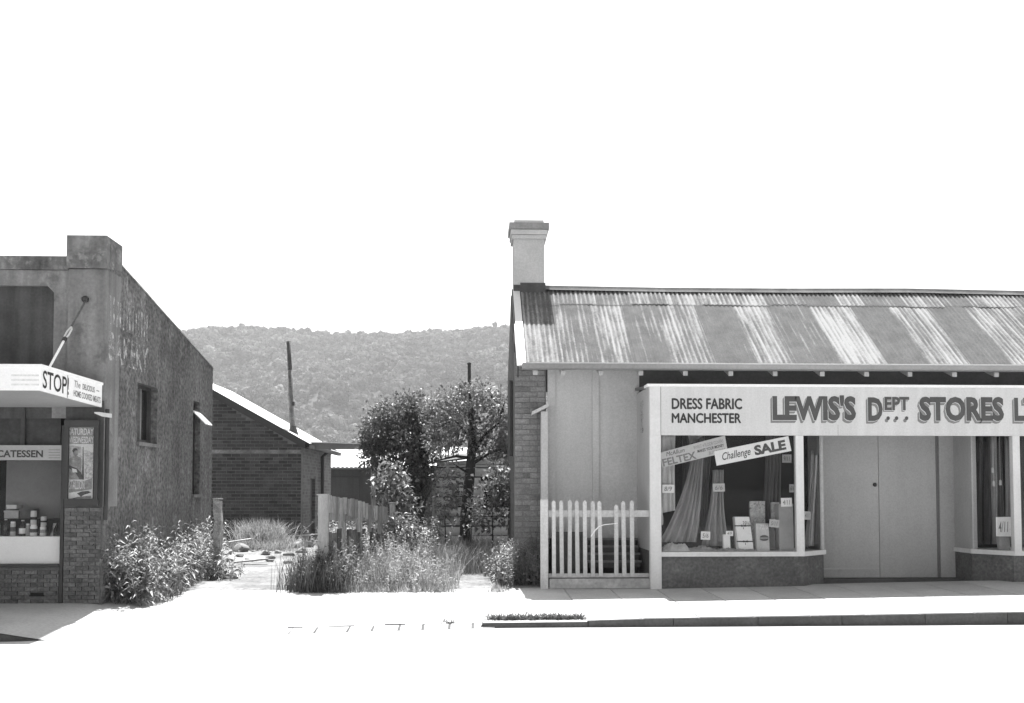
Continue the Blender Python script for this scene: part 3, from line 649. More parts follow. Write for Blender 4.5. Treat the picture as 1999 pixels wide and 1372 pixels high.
# ghost sign on the roughcast
def side_letter(name, s, y0, y1, z0, z1, m, **k):
    return lettering(name, s, (XC+.004, y0, z0), (0, y1-y0, 0), (0, 0, z1-z0), m, bak, **k)
ya, yb2 = SX(212, 650)[0], SX(290, 650)[0]
z0 = SX(212, 703)[1]; z1 = SX(212, 645)[1]
side_letter('lettering', 'BAKERY', ya, yb2, z0, z1, M_['ghost'], bold=.02)
mb = MB(); z2 = z1 + .09; z3 = SX(212, 572)[1]
for k in range(13):
    y = ya + (yb2-ya)*(k+.2)/13; h = random.uniform(.55, 1)*(z3-z2) if k not in (0, 9, 10, 11, 12) else (z3-z2)*.95
    mb.add([(XC+.004, y, z2), (XC+.004, y+.05, z2), (XC+.004, y+.05+.02*(k % 3-1), z2+h), (XC+.004, y+.02*(k % 3-1), z2+h)], [(0, 1, 2, 3)])
mb.build('faded_paint_stroke', M_['ghost'], bak)
# roof, back wall
zr1 = top(y_e)
mb = MB(); mb.hexa([(XW, YF+.3, top(YF+.3)-.35), (XC-.25, YF+.3, top(YF+.3)-.35), (XC-.25, y_e, zr1-.35), (XW, y_e, zr1-.35), (XW, YF+.3, top(YF+.3)-.3), (XC-.25, YF+.3, top(YF+.3)-.3), (XC-.25, y_e, zr1-.3), (XW, y_e, zr1-.3)]); mb.build('roof', M_['ridge'], bak)
MB().box(XW, XC-.26, y_e-.2, y_e-.002, 0, zr1-.36).build('rear_wall', M_['stucco'], bak)
# awning, its cut-back end and stay
YA = 12.22; zt_ = 2.965
ca = PY(80, 713, YA); cb_ = PY(77, 762, YA); xe = XC - .03
dz = ca.z - cb_.z
top_f = ca.z; top_w = PY(199, 749, YF-.02).z; 
aw = MB(); 
def awp(px, Y): return None
fr = MB(); fr.box(XW, ca.x, YA, YA+.03, top_f-dz, top_f-.02)
fasc = fr.build('awning_fascia', M_['awn'], bak)
d_ = Vector((xe - ca.x, YF-.02-YA, 0)); L_ = d_.length; u_ = d_.normalized(); n_ = Vector((u_.y, -u_.x, 0))
def asl(name, s0, s1, off0, off1, zlo, zhi, m, parent):
    P = []
    for hi in (0, 1):
        for (s, o) in ((s0, off0), (s1, off0), (s1, off1), (s0, off1)):
            tz = top_f + (top_w - top_f) * s / L_
            q = Vector((ca.x, YA, 0)) + u_*s + n_*o; P.append((q.x, q.y, tz + (zhi if hi else zlo)))
    return MB().hexa(P).build(name, m, parent)
asl('awning_end', 0, L_, 0, -.03, -dz, -.02, M_['awn'], bak)
asl('awning_edge', -.01, L_, .02, -.05, -.02, .012, M_['awn'], bak)
MB().box(XW, ca.x+.01, YA-.02, YA+.05, top_f-.02, top_f+.012).build('awning_edge', M_['awn'], bak)
mb = MB(); zs_ = top_f - dz - .0
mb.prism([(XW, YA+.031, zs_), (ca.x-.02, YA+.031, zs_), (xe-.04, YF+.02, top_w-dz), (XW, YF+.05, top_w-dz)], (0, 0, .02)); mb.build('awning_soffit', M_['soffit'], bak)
mb = MB(); mb.prism([(XW, YA+.051, top_f-.03), (ca.x-.02, YA+.051, top_f-.03), (xe-.05, YF+.02, top_w-.03), (XW, YF+.05, top_w-.03)], (0, 0, .012)); mb.build('awning_deck', M_['ridge'], bak)
mb = MB(); q0 = PY(-10, 768, YA+.1); mb.tube([(q0.x-.6, YA+.08, zs_-.01), (q0.x+.2, YA+.28, zs_-.012), (q0.x+.55, YA+.6, zs_-.018)], .012, 6); mb.build('soffit_cord', M_['darkwood'], bak)
def awn_letter(s, s0, s1, f0, f1, m, **k):       # s along the end, f = fraction of the height
    def pt(s_, f_):
        q = Vector((ca.x, YA, 0)) + u_*s_*L_ + n_*.003; return Vector((q.x, q.y, top_f + (top_w-top_f)*s_ - dz + f_*dz))
    o = pt(s0, f0); return lettering('lettering', s, o, pt(s1, f0) - o, pt(s0, f1) - o, m, bak, **k)
awn_letter('STOP!', .03, .44, .12, .84, M_['ink'], bold=.012)
awn_letter('The', .53, .63, .52, .80, M_['inkgrey'], shear=.2)
awn_letter('DELICIOUS', .665, .87, .52, .76, M_['inkgrey'], bold=.02)
awn_letter('-', .90, .95, .62, .66, M_['inkgrey'])
awn_letter('HOME COOKED MEATS', .52, .975, .14, .40, M_['inkgrey'], bold=.02)
asl('panel_joint', .415*L_, .425*L_, .004, .001, -dz, -.025, M_['inkgrey'], bak)
for k in range(3):
    y = 731 + k*9; pbox(MB(), 22, y, 76, y+3.2, YA-.003, YA-.0005).build('painted_line', mat('pale_line', .62, .05, 3), bak)
# stay rod
r0 = PY(168, 585, YF-.01); r1 = PY(97, 716, YA+.12)
st = Vector(r1) - Vector(r0)
anc = MB().lathe((r0.x, YF-.04, r0.z-.03), [(.03, 0), (.045, .02), (.045, .05), (.02, .07)], 10).build('stay_anchor', M_['darkwood'], bak)
MB().tube([r0, r0 + st*.42], .013, 6).build('stay_rod', M_['metal'], bak)
MB().tube([r0 + st*.62, r1], .014, 6).build('stay_rod', M_['awn'], bak)
mb = MB(); side = Vector((.8, .3, .45)).normalized()
for sgn in (-1, 1):
    mb.tube([r0 + st*.42, r0 + st*.47 + side*.028*sgn, r0 + st*.55 + side*.028*sgn, r0 + st*.60], .011, 6)
mb.build('turnbuckle', M_['zinc'], bak)
mb = MB(); mb.tube([r0+st*.585, r0+st*.63], .028, 6); mb.build('stay_nut', M_['darkwood'], bak)
# ================================================================== BRICK HOUSE BEHIND
YB = 26.7
bh = thing('brick_house', 'dark brick house with pale sloping iron roof and leaning flue', 'house', (-6, 29, .2))
XBr = xof(589, YB, 960); XBl = xof(395, YB, 900) - .6
e0 = PY(597, 861, YB); e1 = PY(427, 766, YB)
sl = (e0.z - e1.z) / (e0.x - e1.x)
def rz(x): return e1.z + sl * (x - e1.x)
MB().prism([(XBl, YB+.012, 0), (XBr-.01, YB+.012, 0), (XBr-.01, YB+.012, rz(XBr)-.12), (XBl, YB+.012, rz(XBl)-.12)], (0, .2, 0)).build('front_wall', M_['mortar'], bh)
bl, bhh = .222, .070; pb = .24, .086
bme = MB().box(0, bl-.0, 0, .03, 0, bhh).mesh('brick', M_['brick']); hme = MB().box(0, .100, 0, .03, 0, bhh).mesh('brick', M_['brick'])
cand = []
row = 0; z = .12
while z < 5:
    x = XBr - .008; first = True
    while x > XBl:
        half = first and row % 2; w = .115 if half else .24; x -= w; first = False
        if z + .08 < rz(x+.23) - .13: cand.append((x, z, half))
    z += pb[1]; row += 1
xvis = xof(408, YB, 900); cand.sort(key=lambda q: (q[0] + .12 < xvis, -q[1]))
zband = zof(880, YB, 500)
def put_brick(x, z, half, Y, parent, full_me, half_me, d=None):
    o = link('brick', half_me if half else full_me); o.location = (x, Y - (.012 if d is None else d) - random.uniform(0, .004), z); o.parent = parent; o.matrix_parent_inverse = Matrix.Translation(-world_loc(parent)); return o
for q in cand[:295]: put_brick(q[0], q[1], q[2], YB+.012, bh, bme, hme)
mb = MB()
for q in cand[295:]: mb.box(q[0], q[0]+(.100 if q[2] else bl), YB, YB+.03, q[1], q[1]+bhh)
if cand[295:]: stuff(mb.build('brick_courses', M_['brick'], bh))
YBe = 32.2
zbd0, zbd1 = zof(885, YB, 500), zof(878, YB, 500)
MB().box(XBl, XBr-.004, YB-.010, YB+.006, zbd0, zbd1).build('cement_band', mat('cement_band', .16, .45, 3, .3, 20, .3), bh)
wall_yz(XBr-.2, XBr, lambda y: rz(XBr)-.05, 0, [(28.1, 29.0, -.01, zof(934, 28.3, 600))], [YB+.22, YBe]).build('side_wall', M_['side_brick'], bh)
dr = MB().box(XBr-.14, XBr-.08, 28.12, 28.98, .1, zof(934, 28.3, 600)-.02).build('door', M_['darkwood'], bh)
MB().lathe((XBr-.06, 28.85, 1.05), [(.02, 0), (.03, .02), (.02, .05)], 8).build('handle', M_['metal'], dr)
dpx = 29.9
mb = MB(); mb.tube([(XBr+.07, dpx, .15), (XBr+.07, dpx, 2.55), (XBr+.25, dpx, 2.72)], .05, 8); mb.build('downpipe', M_['darkwood'], bh)
# verge, roof sheet, gutter
ex = XBr + .10
zx = lambda x, d=0: rz(x) + d
mb = MB(); mb.prism([(XBl, YB-.10, zx(XBl, -.20)), (ex, YB-.10, zx(ex, -.20)), (ex, YB-.10, zx(ex, -.012)), (XBl, YB-.10, zx(XBl, -.012))], (0, .1, 0)); mb.build('verge_board', M_['darkwood'], bh)
mb = MB(); vv = []; nn = 90
for j, yy in enumerate((YB-.13, YBe+.1)):
    for i in range(2):
        pass
ysr = np.linspace(YB-.13, YBe+.1, 150); vv = []
for yy in ysr:
    w = .012*math.sin(yy*2*math.pi/.152)
    vv += [(XBl, yy, zx(XBl, w+.012)), (ex+.12, yy, zx(ex+.12, w+.012))]
mb.add(vv, [(2*i, 2*i+1, 2*i+3, 2*i+2) for i in range(len(ysr)-1)]); mb.build('roof_sheet', M_['zinc'], bh)
mb = MB(); mb.box(ex+.10, ex+.2, YB-.12, YBe+.1, zx(ex+.12, -.13), zx(ex+.12, -.03)); mb.build('gutter', M_['fascia'], bh)
MB().box(XBr-.02, ex+.1, YB+.0, YBe, zx(ex, -.16), zx(ex, -.13)).build('soffit', M_['darkwood'], bh)
# flat porch beside the house: beam across, thin pale roof, post in the trees
f0 = PY(598, 862, YB+.25); f1 = PY(735, 877, YB+.25)
MB().box(f0.x, f1.x, YB+.25, YB+.33, f1.z, f0.z-.025).build('porch_beam', M_['fascia'], bh)
mb = MB(); mb.hexa([(f0.x, YB+.2, f0.z-.024), (f1.x, YB+.2, f0.z-.07), (f1.x, YBe, f0.z-.03), (f0.x, YBe, f0.z+.02), (f0.x, YB+.2, f0.z+.0), (f1.x, YB+.2, f0.z-.045), (f1.x, YBe, f0.z-.005), (f0.x, YBe, f0.z+.045)]); mb.build('porch_roof', M_['zinc'], bh)
MB().box(f1.x-.14, f1.x-.03, YB+.26, YB+.36, .1, f1.z+.02).build('porch_post', M_['oldwood'], bh)
# leaning flue
YP = YB + .55
fl = [PY(563.0, 666, YP), PY(565.5, 710, YP), PY(566, 722, YP), PY(568.5, 790, YP), PY(570.5, 843, YP)]
MB().tube(fl[:3], [.056, .056, .054], 10).build('flue_pipe', mat('rusty_flue', .06, .35, 7, .3, 30, .3), bh, True)
MB().tube([fl[2], fl[3], fl[4] + Vector((0.02, 0, -.2))], [.062, .066, .07], 10).build('flue_pipe', mat('pale_flue', .12, .4, 6, .3, 30, .3, streak=.3), bh, True)
q = PY(573, 786, YP); MB().box(q.x-.03, q.x+.03, YP-.06, YP+.02, q.z-.08, q.z+.02).build('flue_clamp', M_['darkwood'], bh)
q = PY(573, 836, YP); MB().lathe((q.x-.01, YP, q.z-.2), [(.15, 0), (.12, .12), (.075, .26)], 10).build('flue_flashing', M_['lead'], bh)
# ================================================================== DARK SHED FAR BACK
YS = 36.5
sh = thing('long_dark_shed', 'long dark iron shed with sunlit white roof behind the garden', 'shed', (-3.4, 37, .2))
s0 = PY(652, 913, YS); s1 = PY(905, 913, YS)
MB().box(s0.x-.6, s1.x, YS, YS+.1, 0, s0.z).build('front_wall', M_['shedwall'], sh)
for px in (700, 742):
    x = xof(px, YS, 950); MB().box(x-.02, x+.02, YS-.025, YS-.001, 0, s0.z-.02).build('wall_batten', M_['shedwall'], sh)
zq = zof(929, YS, 700); MB().box(s0.x-.6, s1.x, YS-.05, YS-.002, zq-.05, zq).build('wall_rail', M_['darkwood'], sh)
zt3 = zof(872, YS+2.4, 690)
mb = MB(); vv = []; xsr = np.linspace(s0.x-.8, s1.x+.2, 120)
for x in xsr:
    w = .012*math.sin(x*2*math.pi/.0762*.5); vv += [(x, YS-.15, s0.z+.02+w), (x, YS+2.4, zt3+w)]
mb.add(vv, [(2*i, 2*i+2, 2*i+3, 2*i+1) for i in range(len(xsr)-1)]); mb.build('roof_sheet', M_['zinc'], sh)
MB().box(s0.x-.6, s1.x, YS+2.2, YS+2.3, 0, zt3-.05).build('rear_wall', M_['shedwall'], sh)
MB().box(s0.x-.6, s0.x-.5, YS+.1, YS+2.2, 0, s0.z).build('end_wall', M_['shedwall'], sh)
MB().box(s0.x-.7, s1.x, YS-.14, YS-.05, s0.z-.05, s0.z+.0).build('gutter', M_['fascia'], sh)
# ================================================================== LOG SHED
YL = 22.6
lg = thing('log_shed', 'small shed of horizontal rounded logs with pale corner board, behind the trees', 'shed', (.3, 23.5, .2))
l0 = xof(852, YL, 950); l1 = 2.4; zl = zof(906, YL, 900)
wx0, wx1, wz0, wz1 = xof(938, YL, 960), xof(985, YL, 960), zof(985, YL, 950), zof(940, YL, 950)
z = .15; k = 0; pit = .215
while z < zl - .02:
    h = min(pit, zl - z); segs = [(l0, l1)]
    if z + h/2 > wz0 and z + h/2 < wz1: segs = [(l0, wx0), (wx1, l1)]
    for a, b in segs:
        mb = MB(); vv = []; r_ = h/2; m_ = 9
        for xx in np.linspace(a, b, 5):
            jz = random.uniform(-.006, .006)
            for i in range(m_):
                t = -math.pi/2 + math.pi*i/(m_-1); vv.append((xx, YL + .06 - math.cos(t)*.075, z + r_ + jz + math.sin(t)*r_*.90))
        mb.add(vv, [(j*m_+i, (j+1)*m_+i, (j+1)*m_+i+1, j*m_+i+1) for j in range(4) for i in range(m_-1)]); mb.build('log', M_['log'], lg, True)
    z += pit
MB().box(l0-.0, l1, YL+.07, YL+.15, 0, zl).build('wall_backing', M_['black'], lg)
MB().box(l0-.09, l0-.004, YL-.04, YL+.12, .1, zl-.03).build('corner_board', M_['post'], lg)
MB().box(l0-.08, l0-.01, YL+.12, YL+2.4, .1, zl-.03).build('side_wall', M_['shedwall'], lg)
wd = MB().box(wx0, wx1, YL+.03, YL+.06, wz0, wz1).build('window', M_['black'], lg)
MB().box(wx0-.0, wx0+.07, YL-.05, YL+.03, wz0, wz1).build('frame', M_['log'], wd)
MB().box(wx0+.07, wx1, YL-.05, YL+.03, wz1-.07, wz1).build('frame', M_['log'], wd)
mb = MB(); rl = PY(834, 903, YL-.3); rr = PY(1010, 880, YL-.3)
mb.hexa([(rl.x, YL-.14, rl.z-.03), (rr.x+1.6, YL-.14, rr.z+.15), (rr.x+1.6, YL+2.6, rr.z+.25), (rl.x, YL+2.6, rl.z+.2), (rl.x, YL-.14, rl.z+.01), (rr.x+1.6, YL-.14, rr.z+.19), (rr.x+1.6, YL+2.6, rr.z+.29), (rl.x, YL+2.6, rl.z+.24)]); mb.build('roof', M_['ridge'], lg)
MB().prism([(l0, YL+.02, zl), (l1, YL+.02, zl), (l1, YL+.02, zl+.3), (l0, YL+.02, zl+.03)], (0, .08, 0)).build('eave_board', M_['log'], lg)
# pole behind the tree
q0 = PY(916, 711, 24.8); pl = thing('wooden_pole', 'thin bare wooden pole rising behind the round-crowned tree', 'pole', (q0.x, 24.8, .2))
MB().tube([(q0.x+.03, 24.8, .1), (q0.x+.015, 24.8, 2.2), (q0.x, 24.8, q0.z)], [.06, .05, .042], 8).build('shaft', M_['bark'], pl)
MB().lathe((q0.x, 24.8, q0.z-.0), [(.046, 0), (.046, .03), (.02, .05)], 8).build('cap', M_['bark'], pl)
# ================================================================== RIGHT: COTTAGE STORE
st_ = thing('cottage_store', 'low iron-roofed cottage shop with chimney and a white projecting shop front', 'shop', (5, 16.5, .2))
YE, YWALL, YFR = 15.4, 15.88, 14.8
ZE = zof(712, YE, 1300)
# ridge by the roof pitch found from the sheets
pitch = math.tan(R(36.8)); YR = 17.45; ZR = ZE + pitch*(YR - YE)
XV = PY(1026, 705, YE).x            # left verge
XEND = 13.2
xl = XV - .09
def roofz(y): return ZE + pitch*(y - YE)
ylap = YE + .0
# find lap line at pixel y 597
for i in range(200):
    y = YE + i*.01
    if zof(597, y, 1400) <= roofz(y): ylap = y; break
P76 = .0762
def sheet(x0, n, ya, yb_, lift, coat, sk=0.0):
    m_ = n*8 + 1; rows = 4; vv = []
    for j in range(rows):
        y = ya + (yb_-ya)*j/(rows-1)
        for i in range(m_+4):
            x = x0 + i*P76/8
            w = .0095*math.sin(2*math.pi*x/P76)
            vv.append((x + sk*(y-ya), y - w*.6, roofz(y) + w*.8 + lift + .004*math.sin(x*1.7+y*2)))
    k = m_+4
    mb = MB(); mb.add(vv, [(j*k+i, j*k+i+1, (j+1)*k+i+1, (j+1)*k+i) for j in range(rows-1) for i in range(k-1)])
    o = mb.build('roof_sheet', M_['iron'], st_, True); o['coat'] = coat; return o
rc = random.Random(5)
lo_seq = [(8, .02), (6, -.04), (8, .07), (7, -.10), (9, .06), (8, -.20), (8, .05), (9, -.13), (10, .15), (8, -.20), (9, .07), (8, -.17), (9, .05), (7, .0), (8, -.12), (8, .06), (8, .0), (8, .06), (8, -.1), (8, .0)]
up_seq = [(8, .0), (8, .03), (8, -.03), (8, .05), (8, .09), (8, .03), (7, .06), (8, -.02), (8, -.2), (5, .10), (10, -.16), (8, .02), (8, -.08), (8, .05), (8, .0), (8, .03), (8, -.1), (8, .06), (8, .0), (8, .0)]
for seq, low in ((lo_seq, True), (up_seq, False)):
    x = math.ceil(XV/P76)*P76 - (0 if low else 2*P76*0)
    for k, (nw, coat) in enumerate(seq):
        if x > XEND: break
        if low: sheet(x, nw, YE - .06 - rc.uniform(0, .025), ylap + .05, .006 + .005*(k % 2), coat)
        else: sheet(x, nw, ylap - .02 + rc.choice([0, 0, .03, -.02]), YR, .017 + .006*(k % 2) + rc.uniform(-.003, .003), coat)
        x += nw*P76
mb = MB(); mb.hexa([(xl, YR, ZR-.03), (XEND, YR, ZR-.03), (XEND, YR+2.05, ZE-.03), (xl, YR+2.05, ZE-.03), (xl, YR, ZR+.01), (XEND, YR, ZR+.01), (XEND, YR+2.05, ZE+.01), (xl, YR+2.05, ZE+.01)]); mb.build('rear_roof', M_['ridge'], st_)
mb = MB(); mb.hexa([(XV-.02, YE-.02, roofz(YE)-.06), (XEND, YE-.02, roofz(YE)-.06), (XEND, YR, ZR-.06), (XV-.02, YR, ZR-.06), (XV-.02, YE-.02, roofz(YE)-.03), (XEND, YE-.02, roofz(YE)-.03), (XEND, YR, ZR-.03), (XV-.02, YR, ZR-.03)]); mb.build('roof_boarding', M_['soffitdk'], st_)
for i in range(6):     # ridge capping in lengths
    a = XV + .42 + i*2.1; b = a + 2.12; mb = MB(); vv = []; s_ = 9
    zz = [ZR + .012 + .015*math.sin(a*1.1), ZR + .012 + .015*math.sin(b*1.1)]
    for xx, z_ in zip((a, b), zz):
        prof = [(YR-.12, -.062)] + [(YR - .035*math.cos(math.pi*t/6), .035*math.sin(math.pi*t/6)+.0) for t in range(7)] + [(YR+.12, -.062)]
        vv += [(xx, yy, z_ + dz_ + .02) for yy, dz_ in prof]
    mb.add(vv, [(i2, i2+1, s_+i2+1, s_+i2) for i2 in range(s_-1)]); mb.build('ridge_cap', M_['ridge'], st_, True)
# verge flashing strip (white) and barge
mb = MB(); w_ = .115
mb.hexa([(xl-.02, YE-.07, roofz(YE-.07)+.012), (xl-.02+w_, YE-.07, roofz(YE-.07)+.012), (xl-.02+w_, YR, ZR+.012), (xl-.02, YR, ZR+.012), (xl-.02, YE-.07, roofz(YE-.07)+.036), (xl-.02+w_, YE-.07, roofz(YE-.07)+.036), (xl-.02+w_, YR, ZR+.036), (xl-.02, YR, ZR+.036)]); mb.build('verge_flashing', M_['zinc'], st_)
mb = MB(); mb.hexa([(xl-.04, YE-.05, roofz(YE-.05)-.17), (xl-.015, YE-.05, roofz(YE-.05)-.17), (xl-.015, YR, ZR-.17), (xl-.04, YR, ZR-.17), (xl-.04, YE-.05, roofz(YE-.05)+.01), (xl-.015, YE-.05, roofz(YE-.05)+.01), (xl-.015, YR, ZR+.01), (xl-.04, YR, ZR+.01)]); mb.build('barge_board', M_['darkwood'], st_)
# gutter (quad section)
zg = zof(709.5, YE-.1, 1300); zg0 = zof(722, YE-.1, 1300); mb = MB()
mb.prism([(xl+.03, YE-.16, zg), (xl+.03, YE-.145, zg-.03), (xl+.03, YE-.13, zg0+.02), (xl+.03, YE-.1, zg0), (xl+.03, YE-.03, zg0), (xl+.03, YE-.03, zg-.02)], (XEND-xl, 0, 0)); mb.build('gutter', M_['gutter'], st_)
MB().box(xl+.03, XEND, YE-.168, YE-.15, zg-.012, zg+.004).build('gutter_lip', M_['cream2'], st_)
for px in (1045, 1099, 1173, 1251, 1338, 1426.5, 1513, 1605, 1691.5, 1776, 1863, 1945):
    q = PY(px, 730, YE); s_ = .034
    mb = MB(); mb.hexa([(q.x-s_, YE-.01, zg0-.075), (q.x+s_, YE-.01, zg0-.075), (q.x+s_, YWALL+.05, zg0+.12), (q.x-s_, YWALL+.05, zg0+.12), (q.x-s_, YE-.01, zg0-.005), (q.x+s_, YE-.01, zg0-.005), (q.x+s_, YWALL+.05, zg0+.19), (q.x-s_, YWALL+.05, zg0+.19)]); mb.build('rafter_end', M_['cream2'], st_)
# brick part
xb0 = xof(1005, YWALL, 900); xb1 = xof(1066, YWALL, 900)
MB().box(xb0, xb1, YWALL+.018, YWALL+.2, 0, ZE+.25).build('brick_wall', M_['pmortar'], st_)
pbm = MB().box(0, .228, 0, .03, 0, .074).mesh('brick', M_['pbrick']); phm = MB().box(0, .106, 0, .03, 0, .074).mesh('brick', M_['pbrick'])
z = .1; row = 0
while z < ZE + .1:
    x = xb0 + .002; i = 0
    while x < xb1 - .05:
        half = (i == 0 and row % 2 == 1) or x + .228 > xb1
        put_brick(x, z, half, YWALL+.018, st_, pbm, phm, .008); x += .116 if half else .238; i += 1
    z += .084; row += 1
MB().prism([(xb0+.19, YWALL+.2, 0), (xb0+.19, YR+1.6, 0), (xb0+.19, YR+1.6, ZE+.1), (xb0+.19, YR, ZR-.1), (xb0+.19, YWALL+.2, roofz(YWALL+.2)-.1)], (-.19, 0, 0)).build('gable_wall', M_['gable'], st_)
MB().tube([(xb0-.05, YWALL+.22, zof(740, YWALL, 1000)), (xb0-.05, YWALL+.22, zof(890, YWALL, 1000))], .03, 8).build('vent_pipe', M_['darkwood'], st_)
ZS0_ = zof(850, YFR, 1500)
# board wall with cover battens
bx0 = xof(1071, YWALL, 900); zb0 = zof(1050, YWALL, 1200); zb1 = roofz(YWALL) - .03
cuts = [bx0, xof(1162, YWALL, 900), xof(1249, YWALL, 900)]
for a, b in zip(cuts[:-1], cuts[1:]): MB().box(a, b-.003, YWALL, YWALL+.12, zb0, zb1).build('wall_sheet', M_['cream'], st_)
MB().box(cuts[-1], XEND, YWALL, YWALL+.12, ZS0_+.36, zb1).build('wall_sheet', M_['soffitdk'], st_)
MB().box(cuts[-1]-.02, XEND, YWALL+.2, YWALL+.3, 0, 2.75).build('inner_wall', M_['black'], st_)
for px0, px1 in ((1069, 1084), (1156.5, 1169)):
    MB().box(xof(px0, YWALL, 900), xof(px1, YWALL, 900), YWALL-.03, YWALL-.001, zb0, zb1-.02).build('cover_batten', M_['cream2'], st_)
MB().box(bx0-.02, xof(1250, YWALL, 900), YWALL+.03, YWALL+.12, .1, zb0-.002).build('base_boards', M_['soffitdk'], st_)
# little lean-to return beside the brick
YT = 15.62
MB().box(xof(1056.5, YT, 900), xof(1069.5, YT, 900), YT, YWALL-.04, .15, zof(803, YT, 1060)).build('return_wall', M_['cream'], st_)
q0 = PY(1039, 803, YT-.06); q1 = PY(1071, 787, YT-.06)
mb = MB(); mb.hexa([(q0.x, YT-.08, q0.z-.05), (q1.x, YT-.08, q1.z-.05), (q1.x, YWALL-.01, q1.z-.05), (q0.x, YWALL-.01, q0.z-.05), (q0.x, YT-.08, q0.z), (q1.x, YT-.08, q1.z), (q1.x, YWALL-.01, q1.z), (q0.x, YWALL-.01, q0.z)]); mb.build('return_capping', M_['cream2'], st_)
# chimney
YCH = 17.36; c0 = xof(1003, YCH, 500); c1 = xof(1062.5, YCH, 500); cd = .52
ch = MB().box(c0, c1, YCH, YCH+cd, ZE+.8, zof(466, YCH, 1030)).build('chimney', M_['chim'], st_)
for (pa, pb_, y0, y1, m_) in ((999, 1066, 459, 466.5, 'chim'), (997, 1069, 449, 458.5, 'chim'), (994, 1071, 436, 448.5, 'chimcap'), (1004, 1061, 429, 435.5, 'chim')):
    ov = (c0 - xof(pa, YCH, 450)); zlo, zhi = zof(y1, YCH, 1030), zof(y0, YCH, 1030)
    MB().box(c0-ov, c1+ov, YCH-ov, YCH+cd+ov, zlo, zhi-.002).build('chimney_course', M_[m_], ch)
MB().box(c0+.11, c1+.02, YCH-.014, YCH-.002, roofz(YCH)-.05, zof(552, YCH, 1040)).build('chimney_flashing', M_['lead'], ch)
MB().box(c0-.005, c0+.11, YCH-.012, YCH-.002, roofz(YCH)-.05, zof(556, YCH, 1010)).build('chimney_flashing', M_['lead'], ch)
# ---- shop front
ZS1, ZS0 = zof(756, YFR, 1500), zof(850, YFR, 1500)
sx0 = xof(1267, YFR, 800)
sg = MB().box(sx0, XEND, YFR-.03, YFR+.02, ZS0, ZS1).build('sign_board', M_['sign'], st_)
xj = xof(1289, YFR, 800); MB().box(xj-.003, xj+.003, YFR-.032, YFR-.0305, ZS0, ZS1).build('board_joint', M_['inkgrey'], sg)
for px in (1634,): 
    xj = xof(px, YFR, 800); MB().box(xj-.002, xj+.002, YFR-.032, YFR-.0305, ZS0, ZS0+.16).build('board_joint', M_['inkgrey'], sg)
MB().box(sx0-.03, XEND, YFR-.06, YFR+.25, ZS1+.001, ZS1+.04).build('sign_capping', M_['awn'], st_)
# lean roof of the front back to the wall, soffit under
mb = MB(); mb.hexa([(sx0-.03, YFR+.25, ZS1-.01), (XEND, YFR+.25, ZS1-.01), (XEND, YWALL, ZS1+.05), (sx0-.03, YWALL, ZS1+.05), (sx0-.03, YFR+.25, ZS1+.035), (XEND, YFR+.25, ZS1+.035), (XEND, YWALL, ZS1+.09), (sx0-.03, YWALL, ZS1+.09)]); mb.build('front_roof', M_['fascia'], st_)
MB().box(sx0+.04, XEND, YFR+.021, YWALL+.2, ZS0+.32, ZS0+.35).build('front_soffit', M_['soffit'], st_)
# left return wall and corner post
zpb = .14
MB().box(sx0+.0, sx0+.04, YFR+.021, YWALL-.002, zof(1075, YFR, 1280), ZS1).build('return_panel', M_['cream'], st_)
MB().box(sx0+.005, sx0+.035, YFR+.021, YWALL-.002, zpb, zof(1075, YFR, 1280)-.002).build('return_base', M_['riser'], st_)
for (z0_, z1_) in ((1.15, 1.36), (1.40, 1.95), (2.0, 2.3), (2.35, 2.75)):   # worn vertical lettering on the return
    pass
lettering('lettering', 'SALE', (sx0-.003, YWALL-.35, 2.45), (0, 0, .0001) if False else (0, -.25, 0), (0, 0, .5), faded(mat('faint_side_ink', .16, .2, 6), .52, .05, 30), st_, bold=.01)
ppx0, ppx1 = xof(1268, YFR, 950), xof(1289.5, YFR, 950)
MB().box(ppx0, ppx1, YFR-.045, YFR+.06, zpb, ZS0-.002).build('corner_post', M_['white'], st_)
MB().box(ppx0+.004, ppx1-.004, YFR-.0455, YFR-.031, ZS0, ZS1).build('corner_post', M_['white'], st_)
# windows: sill heights and plan points
ZSL = zof(1077, YFR, 1430); ZSLb = zof(1086, YFR, 1430)
mx0, mx1 = xof(1553, YFR, 950), xof(1568, YFR, 950)
A = Vector((mx1, YFR+.02)); B = Vector((xof(1606, 15.25, 950), 15.25)); XD0 = B.x
C = Vector((xof(1895, 15.36, 950), 15.36)); D = Vector((xof(1976, YFR, 950), YFR+.02)); XD1 = C.x
mx2, mx3 = D.x, xof(1990, YFR, 950)
YDOOR = 15.92
def slab_xy(name, pts, z0, z1, m, parent=st_):
    return MB().prism([(p[0], p[1], z0) for p in pts], (0, 0, z1-z0)).build(name, m, parent)
